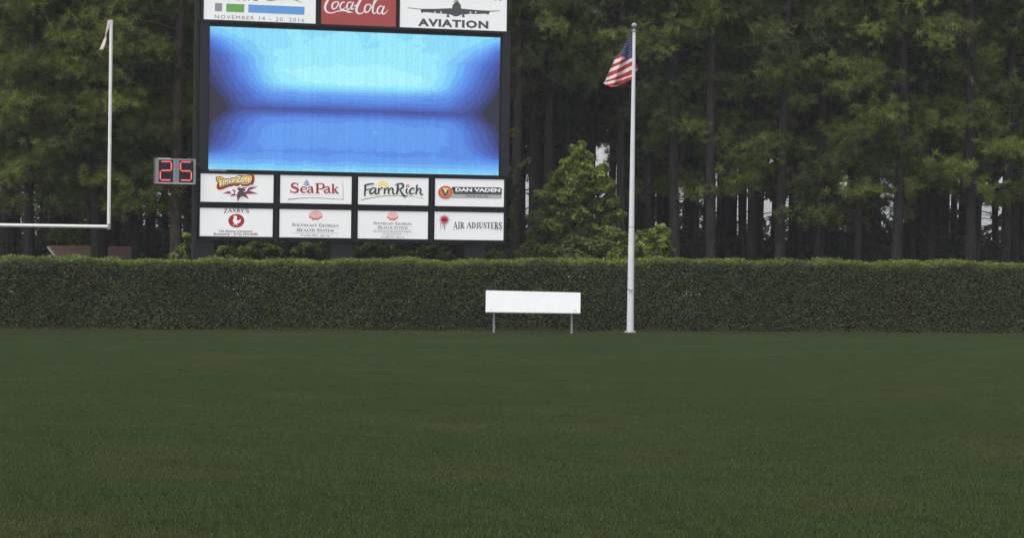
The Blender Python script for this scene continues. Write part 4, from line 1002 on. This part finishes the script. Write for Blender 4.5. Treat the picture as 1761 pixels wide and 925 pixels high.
shrub('climbing_shrub', 'loose light green shrub at the left foot of the scoreboard', 'shrub', (bx, BY, 0),
      clump_px([(324, 405, 7, 9), (328, 418, 9, 10), (318, 428, 13, 10), (330, 436, 12, 10), (312, 440, 16, 9), (322, 465, 20, 20)], bx, BY), 2600, .10, 44, .03, tone_top=.8, tone_low=.15)
for i, (px, wdt, top, lab) in enumerate(((392, 26, 424, 'low leafy bush under the left end of the scoreboard'), (450, 40, 416, 'spreading bush under the scoreboard left of its middle post'), (540, 36, 414, 'loose bush just left of the middle scoreboard post'),
                                          (650, 44, 416, 'loose bush just right of the middle scoreboard post'), (740, 40, 424, 'low bush left of the right scoreboard post'), (848, 22, 430, 'small bush right of the right scoreboard post'))):
    BY = 98.4 + (i % 3) * .5; bx = PX(px, BY)
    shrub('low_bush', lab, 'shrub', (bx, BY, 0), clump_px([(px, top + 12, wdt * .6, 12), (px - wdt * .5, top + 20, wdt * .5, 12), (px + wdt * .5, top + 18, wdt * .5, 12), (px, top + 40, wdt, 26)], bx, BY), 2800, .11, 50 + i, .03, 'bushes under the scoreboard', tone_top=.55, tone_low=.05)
# a pale leaning twig reaching over beside the scoreboard
BY = 98.8; bx = PX(880, BY)
shrub('sapling', 'thin sapling with a leaning leafy twig at the right edge of the scoreboard', 'sapling', (bx, BY, 0),
      clump_px([(882, 292, 6, 5), (893, 286, 6, 4), (903, 279, 6, 4), (911, 274, 4, 3), (878, 300, 8, 5), (884, 226, 6, 8), (884, 330, 5, 16), (880, 380, 6, 26)], bx, BY), 700, .09, 47, .03, tone_top=.6, tone_low=.15)

# ------------------------------------------------------------------ hedge
r = np.random.RandomState(77)
hedge = thing('hedge', HO, 'long clipped dark green hedge running across below the scoreboard', 'hedge')
S0, S1, HW = -27.0, 30.0, 1.5
def HT(s):
    base = np.interp(s, [-12, -4.5, 4.8, 11], [2.06, 2.07, 2.15, 2.24])
    return base + .03 * np.sin(s * 1.3) + .025 * np.sin(s * 3.1 + 1) + .02 * np.sin(s * 6.3 + 2)
def H3(s, d, z): return np.outer(s, HD) + np.outer(-d, HN) + np.outer(z, [0, 0, 1.0])
# solid dark core hull behind the leaves
ss = np.linspace(S0 + .1, S1 - .1, 120); cv = []
for s_ in ss:
    t_h = float(HT(s_)) - .13
    for d_, z_ in ((.14, -.02), (.12, t_h - .12), (.26, t_h), (HW - .26, t_h), (HW - .12, t_h - .12), (HW - .14, -.02)): cv.append(HD * s_ - HN * d_ + np.array([0, 0, z_]))
cf = [(i * 6 + k, i * 6 + k + 1, (i + 1) * 6 + k + 1, (i + 1) * 6 + k) for i in range(len(ss) - 1) for k in range(5)] + [tuple(range(6)), tuple(range((len(ss) - 1) * 6, len(ss) * 6))[::-1]]
link('core_hull', new_mesh('core_hull', cv, cf, [M['core']]), hedge)
n1 = 115000
s = r.uniform(S0, S1, n1); zf = r.uniform(0, 1, n1); top = HT(s); z = zf * top
bump = .05 * vnoise(s * 1.0, z * 1.0, 12, 3.2) + .04 * vnoise(s, z, 13, 8)
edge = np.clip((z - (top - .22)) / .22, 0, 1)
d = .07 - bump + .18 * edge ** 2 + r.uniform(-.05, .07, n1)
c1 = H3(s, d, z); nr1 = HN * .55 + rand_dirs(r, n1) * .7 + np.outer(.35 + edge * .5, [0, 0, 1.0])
t1 = .23 + .10 * vnoise(s, z, 14, 1.2) + r.normal(size=n1) * .07 + .35 * np.clip((z - (top - .16)) / .16, 0, 1) * r.uniform(0, 1, n1) + .25 * (r.uniform(0, 1, n1) > .965) + .18 * np.clip(vnoise(s, z * 1.5, 15, .9) - .3, 0, 1)  # paler towards and on the top: new growth, plus overhead light put into tone
n2 = 52000
s2 = r.uniform(S0, S1, n2); d2 = r.uniform(.03, HW, n2)
z2 = HT(s2) - .05 + .05 * vnoise(s2, d2, 16, 5) + r.uniform(-.05, .06, n2) + .10 * r.uniform(0, 1, n2) ** 6
c2 = H3(s2, d2, z2); nr2 = rand_dirs(r, n2) * .8 + [0, 0, .7]
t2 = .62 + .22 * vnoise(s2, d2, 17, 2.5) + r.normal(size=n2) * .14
n3 = 9000   # upright fresh shoots along the clipped top
s3 = r.uniform(S0, S1, n3); d3 = r.uniform(.0, HW * .8, n3); z3 = HT(s3) + r.uniform(.0, .12, n3) * (.4 + .6 * (vnoise(s3, s3, 18, 2) > 0))
c3 = H3(s3, d3, z3); nr3 = rand_dirs(r, n3) + HN * .6; t3 = .78 + r.normal(size=n3) * .16
C_ = np.concatenate([c1, c2, c3]); N_ = np.concatenate([nr1, nr2, nr3]); N_ /= np.linalg.norm(N_, axis=1, keepdims=True); T3 = np.clip(np.concatenate([t1, t2, t3]), 0, 1)
q = leaf_quads(r, C_, N_, r.uniform(.7, 1.3, len(C_)) * .055, 1.5)
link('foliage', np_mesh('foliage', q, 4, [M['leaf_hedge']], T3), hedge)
# a few small white specks
bl = []
for px, py, n_ in ((390, 493, 3), (405, 499, 4), (420, 484, 2), (1186, 504, 5), (1178, 504, 3), (1196, 504, 3), (982, 476, 2), (998, 475, 2), (20, 502, 3), (1182, 479, 2)):
    e_ = np.array([0, 0, EYE]); dr = ray(px, py); k = (HO + HN * .03 - e_).dot(HN) / dr.dot(HN); p = e_ + dr * k - HO
    for _ in range(n_): bl.append(p + r.normal(size=3) * [.09, .02, .05])
bl = np.array(bl); bn = np.tile(HN, (len(bl), 1)) + rand_dirs(r, len(bl)) * .5; bn /= np.linalg.norm(bn, axis=1, keepdims=True)
link('white_speck', np_mesh('white_speck', leaf_quads(r, bl, bn, r.uniform(.6, 1.2, len(bl)) * .035, 1.0), 4, [M['white_cloth']]), hedge)

# ------------------------------------------------------------------ mown grass: one patch of blades, laid over the turf
r = np.random.RandomState(5)
nbl = 9000; PS = 1.6
gx = r.uniform(-PS * .55, PS * .55, (nbl, 2)); hgt = r.uniform(.02, .065, nbl); a_ = r.uniform(0, 6.28, nbl); wv = np.stack([np.cos(a_), np.sin(a_), 0 * a_], 1) * .006
b0 = np.stack([gx[:, 0], gx[:, 1], np.zeros(nbl)], 1); tip = b0 + np.stack([r.normal(size=nbl) * .014, r.normal(size=nbl) * .014, hgt], 1)
nfb = 16000; sfb = r.uniform(-27, 30, nfb); dfb = r.uniform(-.5, .12, nfb) * r.uniform(0, 1, nfb) ** .5; hfb = r.uniform(.03, .17, nfb) * (.4 + .9 * (vnoise(sfb, sfb, 33, 1.1) > -.05)) * np.clip(1.1 + dfb * 1.8, .2, 1)
bfb = HO + np.outer(sfb, HD) + np.outer(-dfb, HN); afb = r.uniform(0, 6.28, nfb); wfb = np.stack([np.cos(afb), np.sin(afb), 0 * afb], 1) * .008
tfb = bfb + np.stack([r.normal(size=nfb) * .04, r.normal(size=nfb) * .04, hfb], 1)
fro = link('long_grass', np_mesh('long_grass', np.stack([bfb - wfb, bfb + wfb, tfb], 1).reshape(-1, 3), 3, [leafmat('long_grass_blades', (.024, .038, .012), (.10, .11, .035), .25)], np.clip(r.beta(2, 2, nfb), 0, 1)))
tag(fro, 'uncut longer grass along the foot of the hedge', 'grass', kind='stuff')
gme = np_mesh('grass_patch', np.stack([b0 - wv, b0 + wv, tip], 1).reshape(-1, 3), 3, [leafmat('grass_blades', (.022, .040, .011), (.085, .118, .030), .22, mottle=[(.35, .47, .66, (.098, .096, .036), .45), (1.6, .55, .75, (.020, .036, .010), .7), (.12, .45, .65, (.045, .070, .016), .6)])], np.clip(r.beta(2, 2, nbl), 0, 1))
patch = bpy.data.objects.new('grass_patch', gme)
pts = []
y_g = 22.0
while y_g < 97:
    hw = y_g * 880 / FPX + 3; x_g = -hw
    while x_g < hw:
        if (np.array([x_g, y_g, 0]) - HO).dot(HN) > .1: pts.append((x_g, y_g, .004))
        x_g += PS
    y_g += PS
gr = link('grass', new_mesh('grass', pts, [], [])); tag(gr, 'short mown green turf grass before the hedge', 'grass', kind='stuff')
ng = bpy.data.node_groups.new('grass_scatter', 'GeometryNodeTree')
ng.interface.new_socket('Geometry', in_out='INPUT', socket_type='NodeSocketGeometry'); ng.interface.new_socket('Geometry', in_out='OUTPUT', socket_type='NodeSocketGeometry')
gi = ng.nodes.new('NodeGroupInput'); go = ng.nodes.new('NodeGroupOutput'); ip = ng.nodes.new('GeometryNodeInstanceOnPoints'); oi = ng.nodes.new('GeometryNodeObjectInfo')
oi.inputs['Object'].default_value = patch; oi.inputs['As Instance'].default_value = True
rv = ng.nodes.new('FunctionNodeRandomValue'); rv.data_type = 'INT'
rv.inputs[4].default_value = 0; rv.inputs[5].default_value = 3
mu = ng.nodes.new('ShaderNodeMath'); mu.operation = 'MULTIPLY'; mu.inputs[1].default_value = math.pi / 2
cx_ = ng.nodes.new('ShaderNodeCombineXYZ')
ng.links.new(gi.outputs[0], ip.inputs['Points']); ng.links.new(oi.outputs['Geometry'], ip.inputs['Instance'])
ng.links.new(rv.outputs[2], mu.inputs[0]); ng.links.new(mu.outputs[0], cx_.inputs[2]); ng.links.new(cx_.outputs[0], ip.inputs['Rotation'])
ng.links.new(ip.outputs[0], go.inputs[0])
md = gr.modifiers.new('scatter', 'NODES'); md.node_group = ng

# ------------------------------------------------------------------ thin air volume, added to lift the dark tones
hz = MB(); hz.box(-760, 760, -200, 1560, -1.0, 26.0)
hm = bpy.data.materials.new('veil_haze'); hm.use_nodes = True; hn_ = hm.node_tree.nodes; hn_.remove(hn_['Principled BSDF'])
pv = hn_.new('ShaderNodeVolumePrincipled'); pv.inputs['Color'].default_value = (.93, .95, 1.0, 1); pv.inputs['Density'].default_value = .00028
hm.node_tree.links.new(pv.outputs[0], hn_['Material Output'].inputs['Volume'])
hzo = link('veil_haze', new_mesh('veil_haze', hz.v, hz.f, [hm])); tag(hzo, kind='stuff')
